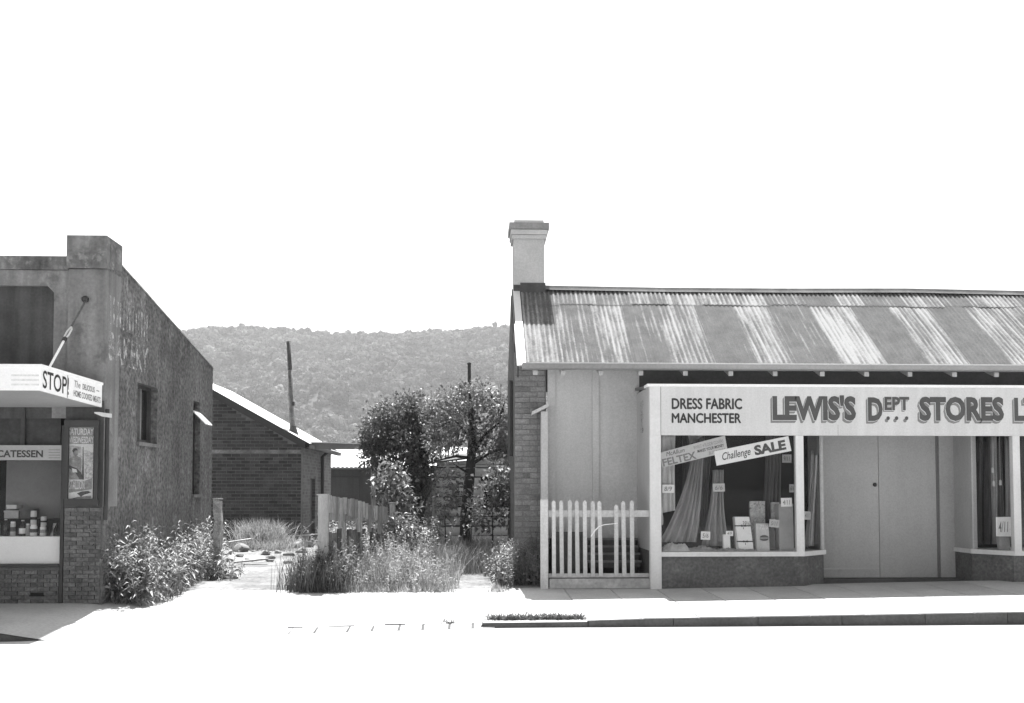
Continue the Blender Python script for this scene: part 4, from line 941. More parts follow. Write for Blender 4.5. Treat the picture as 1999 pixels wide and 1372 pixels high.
# stall risers (solid plan shapes) and sills
def fz(x): return .10
slab_xy('stall_riser', [(ppx1+.002, YFR-.0), (A.x, YFR-.0), (B.x, B.y), (B.x, YWALL+.1), (ppx1+.002, YWALL+.1)], .1, ZSLb, M_['riser'])
slab_xy('window_sill', [(ppx1+.002, YFR-.04), (A.x, YFR-.04), (B.x+.03, B.y-.03), (B.x+.03, YWALL+.1), (ppx1+.002, YWALL+.1)], ZSLb+.001, ZSL, M_['white'])
slab_xy('stall_riser', [(C.x, C.y), (D.x, YFR), (XEND, YFR), (XEND, YWALL+.1), (C.x, YWALL+.1)], .1, ZSLb, M_['riser'])
slab_xy('window_sill', [(C.x-.03, C.y-.03), (D.x, YFR-.04), (XEND, YFR-.04), (XEND, YWALL+.1), (C.x-.03, YWALL+.1)], ZSLb+.001, ZSL, M_['white'])
for xa, xb in ((mx0, mx1), (mx2, mx3)): MB().box(xa, xb, YFR-.035, YFR+.06, ZSL+.001, ZS0-.002).build('window_mullion', M_['white'], st_)
MB().box(B.x-.055, B.x+.0, B.y-.03, B.y+.05, ZSL+.001, ZS0+.315).build('window_jamb', M_['cream2'], st_)
MB().box(C.x-.0, C.x+.075, C.y-.03, C.y+.05, ZSL+.001, ZS0+.315).build('window_jamb', M_['cream2'], st_)
MB().box(ppx1+.002, mx0-.002, YFR+.008, YFR+.014, ZSL+.001, ZS0-.002).build('window_pane', M_['glass'], st_)
MB().box(mx3+.002, XEND, YFR+.008, YFR+.014, ZSL+.001, ZS0-.002).build('window_pane', M_['glass'], st_)
for p, q in ((A, B), (C, D)):
    dd = (q - p).normalized(); nn_ = Vector((-dd.y, dd.x))*.004; s0_, s1_ = p + dd*.02, q - dd*.02
    slab_xy('window_pane', [s0_-nn_, s1_-nn_, s1_+nn_, s0_+nn_], ZSL+.001, ZS0+.315, M_['glass'])
# display boxes
MB().box(ppx1, XD0-.03, 15.74, 15.78, ZSL, ZS0+.315).build('display_back', M_['black'], st_)
MB().box(XD0-.06, XD0-.0, B.y+.05, YWALL+.1, ZSLb+.03, ZS0+.315).build('display_side', M_['door'], st_)
MB().box(XD1-.001, XD1+.04, C.y+.05, YWALL+.1, ZSLb+.03, ZS0+.315).build('display_side', M_['door'], st_)
MB().box(XD1+.04, XEND, 15.74, 15.78, ZSL, ZS0+.315).build('display_back', M_['cloth_deep'], st_)
MB().box(ppx0+.05, ppx1, YFR+.06, 15.74, ZSL, ZS0+.315).build('display_side', M_['cloth_mid'], st_)
# entrance: panelled sheet doors, frame, threshold
zd0 = zof(1127, YDOOR, 1720)
MB().box(XD0-.05, XD1+.05, YDOOR-.30, YDOOR+.1, .1, zd0-.004).build('threshold', M_['soffitdk'], st_)
dl, dm, dr_ = XD0 - .2, xof(1716, YDOOR, 990), xof(1828, YDOOR, 990)
d1 = MB().box(dl, dm-.004, YDOOR, YDOOR+.04, zd0, ZS0+.315).build('door', M_['door'], st_)
d2 = MB().box(dm+.004, dr_, YDOOR, YDOOR+.04, zd0, ZS0+.315).build('door', M_['door'], st_)
q = PY(1707.5, 946, YDOOR); MB().lathe((0, 0, 0), [(.03, 0), (.034, .012), (.02, .03)], 10).build('lock', M_['ink'], d1)
lk = d1.children[-1]; lk.rotation_euler = (R(90), 0, 0); lk.location = (q.x, YDOOR, q.z)
zk = zof(1110, YDOOR, 1660); MB().box(dl+.2, dm-.02, YDOOR-.012, YDOOR-.001, zk-.012, zk+.012).build('kick_rail', M_['cream'], d1)
MB().box(dr_+.002, dr_+.045, YDOOR-.005, YDOOR+.05, zd0, ZS0+.315).build('door_frame', M_['fascia'], st_)
MB().box(dr_+.047, XD1+.05, YDOOR-.02, YDOOR+.04, zd0, ZS0+.315).build('side_panel', M_['door'], st_)
# ---- sign lettering
px_letter('lettering', 'DRESS FABRIC', (1312, 778), (1448, 798), YFR-.033, M_['ink'], sg, fat=.006)
px_letter('lettering', 'MANCHESTER', (1312, 807), (1446, 825), YFR-.033, M_['ink'], sg, fat=.006)
def block_word(s, x0, y0, x1, y1, bold, depth=(-4.0, 5.2)):
    V, Fs = text_shape(s, bold); a = PY(x0, y1, YFR); b = PY(x1, y0, YFR); sp = (PY(1500, 800, YFR).z - PY(1500, 900, YFR).z)/100
    mb = MB()
    for i in range(5):
        f = .45 + .55*i/4; dx, dz_ = depth[0]*sp*f, -depth[1]*sp*f
        mb.add([(a.x + (b.x-a.x)*p + dx, YFR-.0312-.0003*(4-i), a.z + (b.z-a.z)*r_ + dz_) for p, r_ in V], Fs)
    mb.build('letter_shadow', M_['inkgrey'], sg)
    MB().add([(a.x + (b.x-a.x)*p - .006, YFR-.0328, a.z + (b.z-a.z)*r_ - .008) for p, r_ in V], Fs).build('letter_highlight', M_['sign'], sg)
    MB().add([(a.x + (b.x-a.x)*p, YFR-.0336, a.z + (b.z-a.z)*r_) for p, r_ in V], Fs).build('lettering', M_['inkd'], sg)
M_['inkd'] = mat('sign_ink_deep', 0.075, 0.1, 4, 0.1, 30, 0, rough=0.6)
block_word("LEWIS'S", 1507, 772, 1669, 821, .045)
block_word('D', 1693, 776, 1721, 822, .045)
block_word('EPT', 1725, 775, 1773, 801, .04, (-3, 3))
for px in (1732, 1748.5, 1768):
    a = PY(px-3, 820, YFR); b = PY(px+3, 813, YFR)
    for (dx, dz_, m_, dy) in ((-.025, -.035, 'inkgrey', .0315), (0, 0, 'inkd', .0335)):
        cx_, cz_ = (a.x+b.x)/2+dx, (a.z+b.z)/2+dz_
        MB().add([(cx_+.026*math.cos(t*.5236), YFR-dy, cz_+.028*math.sin(t*.5236)) for t in range(12)], [tuple(range(12))]).build('sign_dot', M_[m_], sg)
block_word('STORES', 1793, 775, 1957, 822, .045)
block_word('LTD', 1978, 777, 2052, 822, .045)
# ================================================================== WINDOW DISPLAY GOODS
def drape(name, label, top_, bot, Y, m, folds=4, amp=.03, cat='fabric', group=None, dyb=0.0, wave=0.8, pw=1.35):
    sd = random.uniform(0, 6)
    (ax, ay, bx, by) = top_; (cx_, cy_, dx, dy) = bot; nu, nv = folds*10+1, 16; vv = []
    for j in range(nv):
        t0 = j/(nv-1); Yt = Y + dyb*t0; t = t0**pw
        l = PY(ax + (cx_-ax)*t + wave*math.sin(t0*4+sd), ay + (cy_-ay)*t0, Yt); r_ = PY(bx + (dx-bx)*t + wave*math.sin(t0*5+1+sd), by + (dy-by)*t0, Yt)
        for i in range(nu):
            s = i/(nu-1); ph = 2*math.pi*folds*s
            vv.append((l.x + (r_.x-l.x)*s, Yt + amp*(.5+.5*t0)*math.sin(ph + 1.1*math.sin(s*6+sd) + .6*math.sin(3*t0+sd)) + amp*.5*math.sin(ph*.37+sd*2+t0*2), max(l.z + (r_.z-l.z)*s, ZSL+.004)))
    o = MB().add(vv, [(j*nu+i, j*nu+i+1, (j+1)*nu+i+1, (j+1)*nu+i) for j in range(nv-1) for i in range(nu-1)]).build(name, m, None, True)
    md = o.modifiers.new('thickness', 'SOLIDIFY'); md.thickness = .004
    return tag(o, label, cat, group)
gD = 'fabric lengths hung in the shop windows'
drape('hanging_fabric', 'pale fabric length hung beside the white corner post', (1288, 848, 1318, 848), (1290, 1002, 1317, 996), 15.0, M_['cloth_pale'], 3, .018, group=gD)
drape('hanging_fabric', 'narrow pale fabric strip under the pale length by the post', (1288, 990, 1294, 990), (1289, 1026, 1294, 1024), 14.95, M_['cloth_pale'], 1, .01, group=gD)
drape('hanging_fabric', 'grey sheer fabric flaring to the floor below the tilted banners', (1352, 846, 1376, 846), (1288, 1058, 1357, 1058), 15.25, M_['cloth_mid'], 5, .035, group=gD, dyb=-.18, pw=2.0, wave=2.0)
drape('hanging_fabric', 'dull grey fabric hung behind the flaring sheer fabric', (1332, 848, 1372, 848), (1330, 1040, 1366, 1040), 15.45, M_['cloth_dark'], 5, .03, group=gD)
drape('hanging_fabric', 'dark fabric between the two flaring grey lengths', (1368, 880, 1388, 880), (1360, 1040, 1378, 1040), 15.4, M_['cloth_dark'], 3, .03, group=gD)
drape('hanging_fabric', 'cone of grey fabric with a price card pinned near its top', (1391, 917, 1411, 917), (1371, 1066, 1424, 1066), 15.3, M_['cloth_mid'], 4, .035, group=gD, dyb=-.1, pw=1.7, wave=1.6)
drape('hanging_fabric', 'deep grey fabric hanging far back behind the boxes', (1494, 846, 1522, 846), (1488, 1015, 1524, 1015), 15.55, M_['cloth_dark'], 5, .03, group=gD)
drape('hanging_fabric', 'short folded pale cloth at the top behind the banners', (1344, 846, 1376, 846), (1345, 868, 1366, 855), 15.1, M_['cloth_mid'], 2, .015, group=gD)
for i, (px, m_) in enumerate(((1574, 'cloth_mid'), (1581, 'cloth_pale'), (1588, 'cloth_mid'))):
    drape('hanging_fabric', ['slanted fabric length in the angled side pane, next to the mullion', 'pale narrow fabric length slanting up in the angled side pane', 'patterned fabric length nearest the door in the angled side pane'][i], (px+10, 880+i*8, px+14, 880+i*8), (px-5+i*3, 1070-4*i, px+4+i*3, 1070-4*i), 15.12+.1*i, M_[m_], 2, .015, group=gD)
for i in range(5):
    px = 1908 + i*13
    drape('hanging_fabric', ['dark curtain length next to the jamb of the door-side pane', 'dark curtain length with narrow folds beside the jamb length', 'middle dark curtain length behind the hanging trinkets', 'dark curtain length above the large 4/11 card', 'lighter curtain length beside the wide mullion'][i], (px, 850+i % 2*6, px+11, 850), (px-1+i, 1062, px+10+i, 1062), 15.5 + .02*(i % 2), M_['cloth_dark' if i not in (2, 4) else 'cloth_mid'], 2, .03, group=gD)
drape('hanging_fabric', 'dim fabric behind the last shop window pane', (1994, 850, 2040, 850), (1994, 1062, 2040, 1062), 15.4, M_['cloth_dark'], 4, .03, group=gD)
# crumpled cloth on the window floor
def heap(label, px0, px1, ya, yb_, h, m, seed):
    nx, ny = 60, 24; a = xof(px0, 15.0, 1070); b = xof(px1, 15.0, 1070); X = np.linspace(a, b, nx); Y = np.linspace(ya, yb_, ny)
    GX, GY = np.meshgrid(X, Y); e = np.sin(np.pi*np.clip((GX-a)/(b-a), 0, 1))**.5 * np.sin(np.pi*np.clip((GY-ya)/(yb_-ya), 0, 1))**.5
    GZ = ZSL + .004 + e*h*(.5 + .45*vn(GX, GY*1.5, seed, 9.0) + .4*vn(GX, GY*2.5, seed+5, 24.0)); V = np.stack([GX, GY, np.maximum(GZ, ZSL+.004)], -1).reshape(-1, 3)
    T = [(j*nx+i, j*nx+i+1, (j+1)*nx+i+1, (j+1)*nx+i) for j in range(ny-1) for i in range(nx-1)]
    o = link('folded_cloth', np_mesh('folded_cloth', V, T, M_[m], True)); tag(o, label, 'fabric', 'cloth spread on the window floor')
heap('pale crumpled cloth on the window floor beside the corner post', 1291, 1345, 14.9, 15.1, .16, 'cloth_pale', 1)
heap('grey crumpled cloth spread on the window floor before the flaring sheer', 1335, 1400, 14.9, 15.12, .10, 'cloth_mid', 2)
heap('low rumpled cloth on the window floor before the tied parcel', 1395, 1475, 14.88, 15.02, .06, 'cloth_mid', 3)
def card(px0, y0, px1, y1, Y, s, label, tilt=0.0, m='paper', ink='inkgrey'):
    a = PY(px0, y1, Y); b = PY(px1, y0, Y); w = b.x-a.x; h = b.z-a.z; t = thing('price_card', label, 'price card', ((a.x+b.x)/2, Y, a.z), 'price cards in the shop windows')
    u = Vector((w, 0, tilt*w)); v = Vector((-tilt*h, 0, h)); o = Vector((a.x, Y, a.z))
    MB().prism([o, o+u, o+u+v, o+v], (0, .004, 0)).build('card', M_[m], t)
    lettering('lettering', s, o + u*.16 + v*.22 + Vector((0, -.002, 0)), u*.66, v*.55, M_[ink], t, shear=.15, bold=.01)
card(1293, 946, 1316, 962, 14.92, '8/9', 'white price card on the pale fabric beside the corner post', 0)
card(1392, 944, 1415, 960, 15.12, '6/6', 'dull price card pinned near the top of the fabric cone', .03, 'paper2')
card(1368, 1037, 1386, 1053, 14.95, '5/6', 'white price card standing on crumpled grey cloth', -.04)
card(1417, 1036, 1431, 1046, 14.92, '4/9', 'small white price card on the small white package', -.02)
card(1501, 1013, 1520, 1028, 14.92, '5/11', 'tilted price card between pale box and tall carton', -.12, 'paper2')
card(1525, 972, 1546, 989, 14.93, '4/11', 'white price card on top of the tall carton', .02)
card(1527, 887, 1545, 903, 15.2, '9/11', 'dim price card hanging below the end of the SALE banner', 0, 'carton', 'cloth_dark')
card(1541, 945, 1553, 961, 15.2, '6/6', 'dim price card half hidden behind the window mullion', 0, 'carton', 'cloth_dark')
card(1569, 998, 1582, 1014, 15.05, '4/11', 'price card in the angled side pane', -.03, 'paper2')
card(1945, 1009, 1973, 1047, 15.02, '4/11', 'large white 4/11 card beside the wide mullion of the far window', 0)
# parcels
def leaning(px0, y0, px1, y1, Y, lean, dep, m):
    a = PY(px0, y1, Y); b = PY(px1, y0, Y); z0_ = ZSL + .002
    return [(a.x, Y, z0_), (b.x, Y, z0_), (b.x, Y+dep, z0_), (a.x, Y+dep, z0_), (a.x-lean, Y+.05, b.z), (b.x-lean, Y+.05, b.z), (b.x-lean, Y+.05+dep, b.z), (a.x-lean, Y+.05+dep, b.z)]
t = thing('tied_parcel', 'white parcel tied with two dark ribbons and bows', 'parcel', (xof(1455, 14.98, 1060), 14.98, ZSL), )
P = leaning(1443, 1009, 1471, 1072, 14.98, .05, .09, None); MB().hexa(P).build('wrapping', M_['paper'], t)
P2 = leaning(1438, 1010, 1446, 1072, 14.99, .02, .1, None); MB().hexa(P2).build('folded_side', M_['paper2'], t)
for f in (.26, .72):
    a = Vector(P[0]).lerp(Vector(P[4]), f); b = Vector(P[1]).lerp(Vector(P[5]), f); MB().prism([a+Vector((-.02, -.004, 0)), b+Vector((.003, -.004, 0)), b+Vector((.003, -.004, .016)), a+Vector((-.02, -.004, .016))], (0, .004, 0)).build('ribbon', M_['cloth_deep'], t)
    c_ = (a+b)/2; MB().add([c_+Vector((0, -.008, .008)), c_+Vector((-.03, -.01, .03)), c_+Vector((-.03, -.01, -.01)), c_+Vector((.03, -.01, .03)), c_+Vector((.03, -.01, -.01)), c_+Vector((.006, -.01, -.04)), c_+Vector((-.006, -.01, -.04))], [(0, 2, 1), (0, 3, 4), (0, 6, 5)]).build('bow', M_['cloth_deep'], t)
px_letter('lettering', '39/6', (1449, 1017), (1464, 1028), 15.015, M_['inkgrey'], t, shear=.2)
t = thing('pillow_packet', 'pale upright packet printed with a dark oval', 'packet', (xof(1490, 14.95, 1070), 14.95, ZSL))
MB().hexa(leaning(1478, 1022, 1502, 1072, 14.95, 0.0, .12, None)).build('packet_body', M_['cloth_pale'], t)
q = PY(1491, 1050, 14.985)
for sgn in (-1, 1):
    MB().add([(q.x+.068*math.cos(k*math.pi/8)*1.0, 14.962 - .0 - .01*0, q.z + sgn*(.006 + .038*math.sin(k*math.pi/8))) for k in range(9)], [tuple(range(9)) if sgn < 0 else tuple(range(9))[::-1]]).build('printed_oval', M_['cloth_dark'], t)
px_letter('lettering', '72/6', (1483, 1024.5), (1499, 1033), 14.97, M_['paper'], t, shear=.2)
def packet(px0, y0, px1, y1, Y, m, name, label, lean=0.0, z0_=None, dep=.06):
    a = PY(px0, y1, Y); b = PY(px1, y0, Y); zz = ZSL+.002 if z0_ is None else z0_
    t = thing(name, label, 'packet', ((a.x+b.x)/2, Y, zz))
    MB().hexa([(a.x, Y, zz), (b.x, Y, zz), (b.x, Y+dep, zz), (a.x, Y+dep, zz), (a.x-lean, Y+.03, b.z), (b.x-lean, Y+.03, b.z), (b.x-lean, Y+.03+dep, b.z), (a.x-lean, Y+.03+dep, b.z)]).build('body', M_[m], t)
    MB().box(a.x-lean*.95, b.x-lean*.95, Y+.02, Y+.034, b.z-.03, b.z+.006).build('top_fold', M_[m], t); return t
packet(1466, 979, 1494, 1072, 15.3, 'pattern', 'patterned_packet', 'large patterned packet standing behind the oval-printed packet')
packet(1508, 981, 1522, 1072, 15.3, 'pattern', 'patterned_packet', 'patterned packet partly hidden by the tall carton')
packet(1522, 984, 1549, 1072, 14.98, 'carton', 'tall_carton', 'tall plain grey carton beside the window mullion', 0, None, .2)
packet(1413, 1044, 1426, 1072, 14.97, 'paper', 'small_package', 'small white package left of the tied parcel', 0)
packet(1951, 1044, 1972, 1072, 15.05, 'cloth_mid', 'card_stand', 'grey speckled block under the large 4/11 card')
packet(1500, 1030, 1514, 1072, 15.06, 'cloth_dark', 'dark_packet', 'dark packet under the tilted price card')
for px, py, lab in ((1938, 918, 'upper bright trinket hanging in the door-side pane'), (1940, 944, 'lower bright trinket hanging in the door-side pane'), (1953, 942, 'pale oblong tag hanging in the door-side pane')):
    q = PY(px, py, 15.3); t = thing('hanging_tag', lab, 'tag', (q.x, 15.3, q.z)); MB().prism([(q.x-.018, 15.3, q.z-.04), (q.x+.018, 15.3, q.z-.04), (q.x+.018, 15.3, q.z+.03), (q.x, 15.3, q.z+.05), (q.x-.018, 15.3, q.z+.03)], (0, .004, 0)).build('tag_card', M_['paper2'], t)
    MB().tube([(q.x, 15.302, q.z+.05), (q.x, 15.302, ZS0+.02)], .003, 5).build('thread', M_['paper2'], t)
# banners across the top
def banner(pts, Y, label, m):
    t = thing('paper_banner', label, 'banner', tuple(PY(pts[0][0], pts[0][1], Y)), 'paper banners pasted inside the shop window')
    P = [PY(x_, y_, Y) for x_, y_ in pts]; MB().prism(P, (0, .003, 0)).build('paper', M_[m], t)
    def put(s, a0, a1, b0, b1, ink, **k):
        o = P[0]; u = P[1]-P[0]; v = P[3]-P[0]
        lettering('lettering', s, o + u*a0 + v*b0 + Vector((0, -.002, 0)), u*(a1-a0), v*(b1-b0), M_[ink], t, **k)
    return put
put = banner([(1293, 913), (1421, 882), (1415, 850), (1286, 884)], YFR+.024, 'tilted dull banner reading FELTEX across the display window', 'paper2')
put('FELTEX', .02, .53, .06, .55, 'inkgrey', bold=.03); put('McAllum', .10, .38, .66, .94, 'ink', shear=.3)
put('INVEST 4 FLOOR COVERS', .52, .97, .68, .9, 'inkgrey'); put('MAKES YOUR MONEY', .56, .97, .40, .60, 'ink', bold=.02, shear=.2); put('BUY NOW!', .72, .97, .10, .32, 'inkgrey', shear=.2)
put = banner([(1399, 909), (1545, 880), (1539, 851), (1394, 881)], YFR+.019, 'tilted white banner reading Challenge SALE across the display window', 'paper')
put('Challenge', .09, .47, .12, .80, 'ink', shear=.35, bold=.008); put('SALE', .52, .94, .16, .86, 'inkd', bold=.05)
# ================================================================== PICKET FENCE IN THE RECESS
pf = thing('picket_fence', 'white picket gate panel with one missing paling beside the shop front', 'fence', (xof(1170, 14.85, 1150), 14.85, .16))
YK = 14.86
def ppost(name, x0, y0, x1, y1, Y0, Y1, m, parent): return pbox(MB(), x0, y0, x1, y1, Y0, Y1).build(name, M_[m], parent)
ppost('gate_post', 1055.5, 975, 1070, 1151, YK-.04, YK+.06, 'picket', pf)
ppost('bottom_board', 1073, 1129, 1272, 1149, YK-.03, YK+.0, 'plinth', pf)
ppost('bottom_rail', 1071, 1119, 1270, 1127.5, YK+.0, YK+.04, 'plinth', pf)
ppost('top_rail', 1071, 996, 1268, 1009, YK+.0, YK+.035, 'picket', pf)
for px, yt in zip((1081.5, 1097, 1112, 1127.7, 1142.4, 1157.4, 1171.4, 1203, 1218.6, 1234.3), (977, 977, 976, 977, 977, 978, 978, 985, 978, 977)):
    a = PY(px-3.6, 1125, YK-.024); b = PY(px+3.6, yt, YK-.024); l = random.uniform(-.008, .012); w = b.x-a.x; zt_k = b.z
    j = .012 if px == 1171.4 else 0
    MB().prism([(a.x+j, YK-.024, a.z), (a.x+w+j, YK-.024, a.z), (a.x+w-l, YK-.024, zt_k-.025), (a.x+w*.62-l, YK-.024, zt_k), (a.x+w*.38-l, YK-.024, zt_k), (a.x-l, YK-.024, zt_k-.025)], (0, .022, 0)).build('picket', M_['picket'], pf)
mb = MB(); w_ = [PY(x_, y_, YK-.03) for x_, y_ in ((1154, 1047), (1160, 1037), (1170, 1027), (1180, 1024), (1196, 1022.5), (1206, 1021))]
o = mb.tube(w_, [.010, .011, .008, .006, .005, .005], 6).build('loop_of_wire', M_['awn']); tag(o, 'bright bent strip of wire caught across the white pickets', 'wire')
# steps and clutter behind the pickets
sp = thing('wooden_steps', 'dark wooden steps up to the boarded wall behind the picket gate', 'steps', (xof(1200, 15.5, 1100), 15.5, .15))
xs0, xs1 = xof(1146, 15.4, 1080), xof(1251, 15.4, 1080)
ztop = zof(1050, 15.8, 1200)
for i in range(4):
    z1_ = ztop - i*.105; y0_ = YWALL - .06 - .13*(i+1)
    MB().box(xs0, xs1, y0_, y0_+.16, z1_-.028, z1_).build('tread', M_['fascia'], sp)
    MB().box(xs0+.02, xs1-.02, y0_+.04, y0_+.06, z1_-.105, z1_-.03).build('riser', M_['soffitdk'], sp)
o = MB().box(bx0+.02, xs0-.02, YWALL-.35, YWALL-.03, .15, zof(1052, 15.6, 1100)).build('stacked_crate', M_['soffitdk'])
tag(o, 'dark wooden bin against the boarded wall behind the pickets', 'bin')
for k in range(4):
    z_ = .2 + k*.2
    MB().box(bx0+.03, xs0-.03, YWALL-.365, YWALL-.352, z_, z_+.16).build('plank', M_['soffitdk'], o)
# ================================================================== OLD PALING FENCE AND POSTS
def grain_post(name, label, px0, px1, ytop, Y, zb, m, dep, grp=None, jag=.02):
    a = PY(px0, ytop+60, Y); b = PY(px1, ytop, Y); t = thing(name, label, 'post', ((a.x+b.x)/2, Y+dep/2, zb), grp)
    mb = MB(); vv = []; n = 8
    for j in range(n+1):
        z = zb - .1 + (b.z - zb + .1)*j/n; e = jag*(random.random()-.5)
        vv += [(a.x+e, Y, z), (b.x+e*.6, Y, z), (b.x+e*.6, Y+dep, z), (a.x+e, Y+dep, z)]
    top4 = [(v[0], v[1], v[2] + random.uniform(-jag, jag)) for v in vv[-4:]]; vv[-4:] = top4
    ff = [(4*j+i, 4*j+(i+1) % 4, 4*j+4+(i+1) % 4, 4*j+4+i) for j in range(n) for i in range(4)] + [(4*n, 4*n+1, 4*n+2, 4*n+3)]
    mb.add(vv, ff); mb.build('shaft', M_[m], t)
    w = (b.x-a.x)
    MB().box(a.x-.02, b.x+.005, Y-.01, Y+dep, b.z-.006, b.z+.012).build('capping', M_[m], t); return t
YO = 14.75
grain_post('gate_post', 'pale square post at the end of the broken paling fence', 620.5, 640, 966, YO, .16, 'post', .14, jag=.006)
g2 = grain_post('gate_post', 'rough weathered post against the rear corner of the bakery wall', 416.5, 431, 974, 16.35, .16, 'stonepost', .14, jag=.035)
of = thing('paling_fence', 'broken grey paling fence with its lower boards gone, behind the pale post', 'fence', (-1.8, 15.5, .17))
f0 = Vector((xof(640, YO+.12, 1000), YO+.12)); f1 = Vector((xof(757, 17.0, 1000), 17.0)); fd = f1 - f0; fl_ = fd.length; fu = fd/fl_; fn = Vector((fu.y, -fu.x))
def fpt(s, o, z): q = f0 + fu*s + fn*o; return (q.x, q.y, z)
npal = 17
def fpix(s): return None
for i in range(npal):
    s0_ = fl_*i/npal + .004; s1_ = fl_*(i+1)/npal - .006
    if i in (12,): s1_ -= .05
    sm = (s0_+s1_)/2; q = f0 + fu*sm
    pxm = 640 + (757-640)*i/npal
    yt = np.interp(pxm, [640, 700, 712, 742], [967, 977, 984, 988]) + random.uniform(-1.2, 1.2)
    ybm = np.interp(pxm, [640, 668, 680, 742], [1000, 1003, 1008, 1017]) + random.uniform(-1, 3)
    if i in (3, 8, 11, 14): ybm += 26
    z1_ = zof(yt, q.y, pxm); z0_ = zof(ybm, q.y, pxm)
    P = [fpt(s0_, 0, z0_), fpt(s1_, 0, z0_+random.uniform(-.02, .02)), fpt(s1_, -.018, z0_), fpt(s0_, -.018, z0_), fpt(s0_, 0, z1_), fpt(s1_, 0, z1_-.004), fpt(s1_, -.018, z1_-.004), fpt(s0_, -.018, z1_)]
    MB().hexa(P).build('paling', M_['oldwood'], of)
def frail(sa, sb, za_, zb__, h, nm='rail'):
    MB().hexa([fpt(sa, -.02, za_-h), fpt(sb, -.02, zb__-h), fpt(sb, -.08, zb__-h), fpt(sa, -.08, za_-h), fpt(sa, -.02, za_), fpt(sb, -.02, zb__), fpt(sb, -.08, zb__), fpt(sa, -.08, za_)]).build(nm, M_['oldwood'], of)
frail(0, fl_*.45, zof(1001, 15.0, 650), zof(1005, 15.6, 690), .10); frail(fl_*.45, fl_, 1.22, 1.12, .08)
frail(0, fl_, .48, .46, .08)
for fr_ in (.34, .62, .97):
    q = f0 + fu*fl_*fr_ + fn*-.13; zt_p = 1.30 - .1*fr_; MB().box(q.x-.05, q.x+.05, q.y-.05, q.y+.05, .1, zt_p).build('fence_post', M_['oldwood'], of)
for fr_, h_ in ((.10, .75), (.22, .62), (.33, .8), (.5, .6), (.58, .85), (.78, .7), (.9, .8)):
    q0_ = fl_*fr_; P = []
    MB().hexa([fpt(q0_, -.005, .1), fpt(q0_+.09, -.005, .1), fpt(q0_+.09, -.02, .1), fpt(q0_, -.02, .1), fpt(q0_+.02, -.005, .1+h_), fpt(q0_+.1, -.005, .1+h_-.05), fpt(q0_+.1, -.02, .1+h_-.05), fpt(q0_+.02, -.02, .1+h_)]).build('broken_paling', M_['oldwood'], of)
for i in range(13):
    s0_ = fl_*i/13 + random.uniform(.0, .02); s1_ = fl_*(i+1)/13 - random.uniform(.005, .03); q = f0 + fu*s0_
    if i in (4, 9): continue
    zt_l = min(1.02, zof(np.interp(i, [0, 13], [1014, 1030]), q.y, 690)) + random.uniform(-.06, .02)
    MB().hexa([fpt(s0_, -.09, .08), fpt(s1_, -.09, .08), fpt(s1_, -.105, .08), fpt(s0_, -.105, .08), fpt(s0_, -.09, zt_l), fpt(s1_, -.09, zt_l), fpt(s1_, -.105, zt_l), fpt(s0_, -.105, zt_l)]).build('lower_board', M_['darkboard'], of)
grain_post('fence_stump', 'short stump of post beyond the end of the paling fence', 760, 771, 982, 17.6, .2, 'oldwood', .12, jag=.02)
# ================================================================== PLANTS
def unit(v): return v / np.maximum(np.linalg.norm(v, axis=1, keepdims=True), 1e-6)
def leaf_mesh(C, D, Ln, Wd, r, droop=.25, five=False):
    """pointed, folded leaves: C base points, D directions"""
    n = len(C); D = unit(D); up = unit(r.normal(size=(n, 3))*.5 + np.array([0, 0, 1.0])); S = unit(np.cross(D, up)); U = np.cross(S, D)
    Ln = np.asarray(Ln)[:, None]; Wd = np.asarray(Wd)[:, None]
    mid = C + D*Ln*.45; tip = C + D*Ln - np.array([0, 0, 1.0])*Ln*droop
    V = np.stack([C, mid + S*Wd/2 + U*Wd*.18, tip, mid - S*Wd/2 + U*Wd*.18, mid], 1).reshape(-1, 3)
    b = np.arange(n)[:, None]*5
    T = np.concatenate([b + np.array([0, 1, 4]), b + np.array([1, 2, 4]), b + np.array([2, 3, 4]), b + np.array([3, 0, 4])], 0)
    return V, T
class LB:
    def __init__(s): s.V = []; s.T = []; s.n = 0
    def add(s, V, T): s.V.append(V); s.T.append(T + s.n); s.n += len(V)
    def mesh(s, name, m): return np_mesh(name, np.concatenate(s.V), np.concatenate(s.T), m)
def stems(lb, base, H, r, lean=.25, leaf=(.09, .17), wid=.26, per=.045, droop=.35, start=.15, stem_w=.006):
    for (x, y, z), h in zip(base, H):
        d = np.array([r.normal()*lean, r.normal()*lean, 1.0]); cv = np.array([r.normal(), r.normal(), 0])*.12*h
        n = max(3, int(h/per)); t = np.linspace(start, 1, n)
        P = np.array([x, y, z]) + d[None]*h*t[:, None] + cv[None]*(t**2)[:, None]
        ph = r.uniform(0, 6.28) + np.arange(n)*2.4; el = .75 - t*.2 + r.normal(size=n)*.25
        D = np.stack([np.cos(ph), np.sin(ph), el*(.2+.9*t)], 1)
        L = r.uniform(leaf[0], leaf[1], n)*(1.1 - .5*t)
        lb.add(*leaf_mesh(P, D, L, L*wid*r.uniform(.8, 1.3, n), r, droop))
        # stem as two crossed slivers
        a = np.array([x, y, z-.03]); q = P[n//2]; e = P[-1]
        for sv in (np.array([stem_w, 0, 0]), np.array([0, stem_w, 0])):
            lb.add(np.array([a-sv, a+sv, q+sv*.7, q-sv*.7, e+sv*.3, e-sv*.3]), np.array([[0, 1, 2], [0, 2, 3], [3, 2, 4], [3, 4, 5]]))
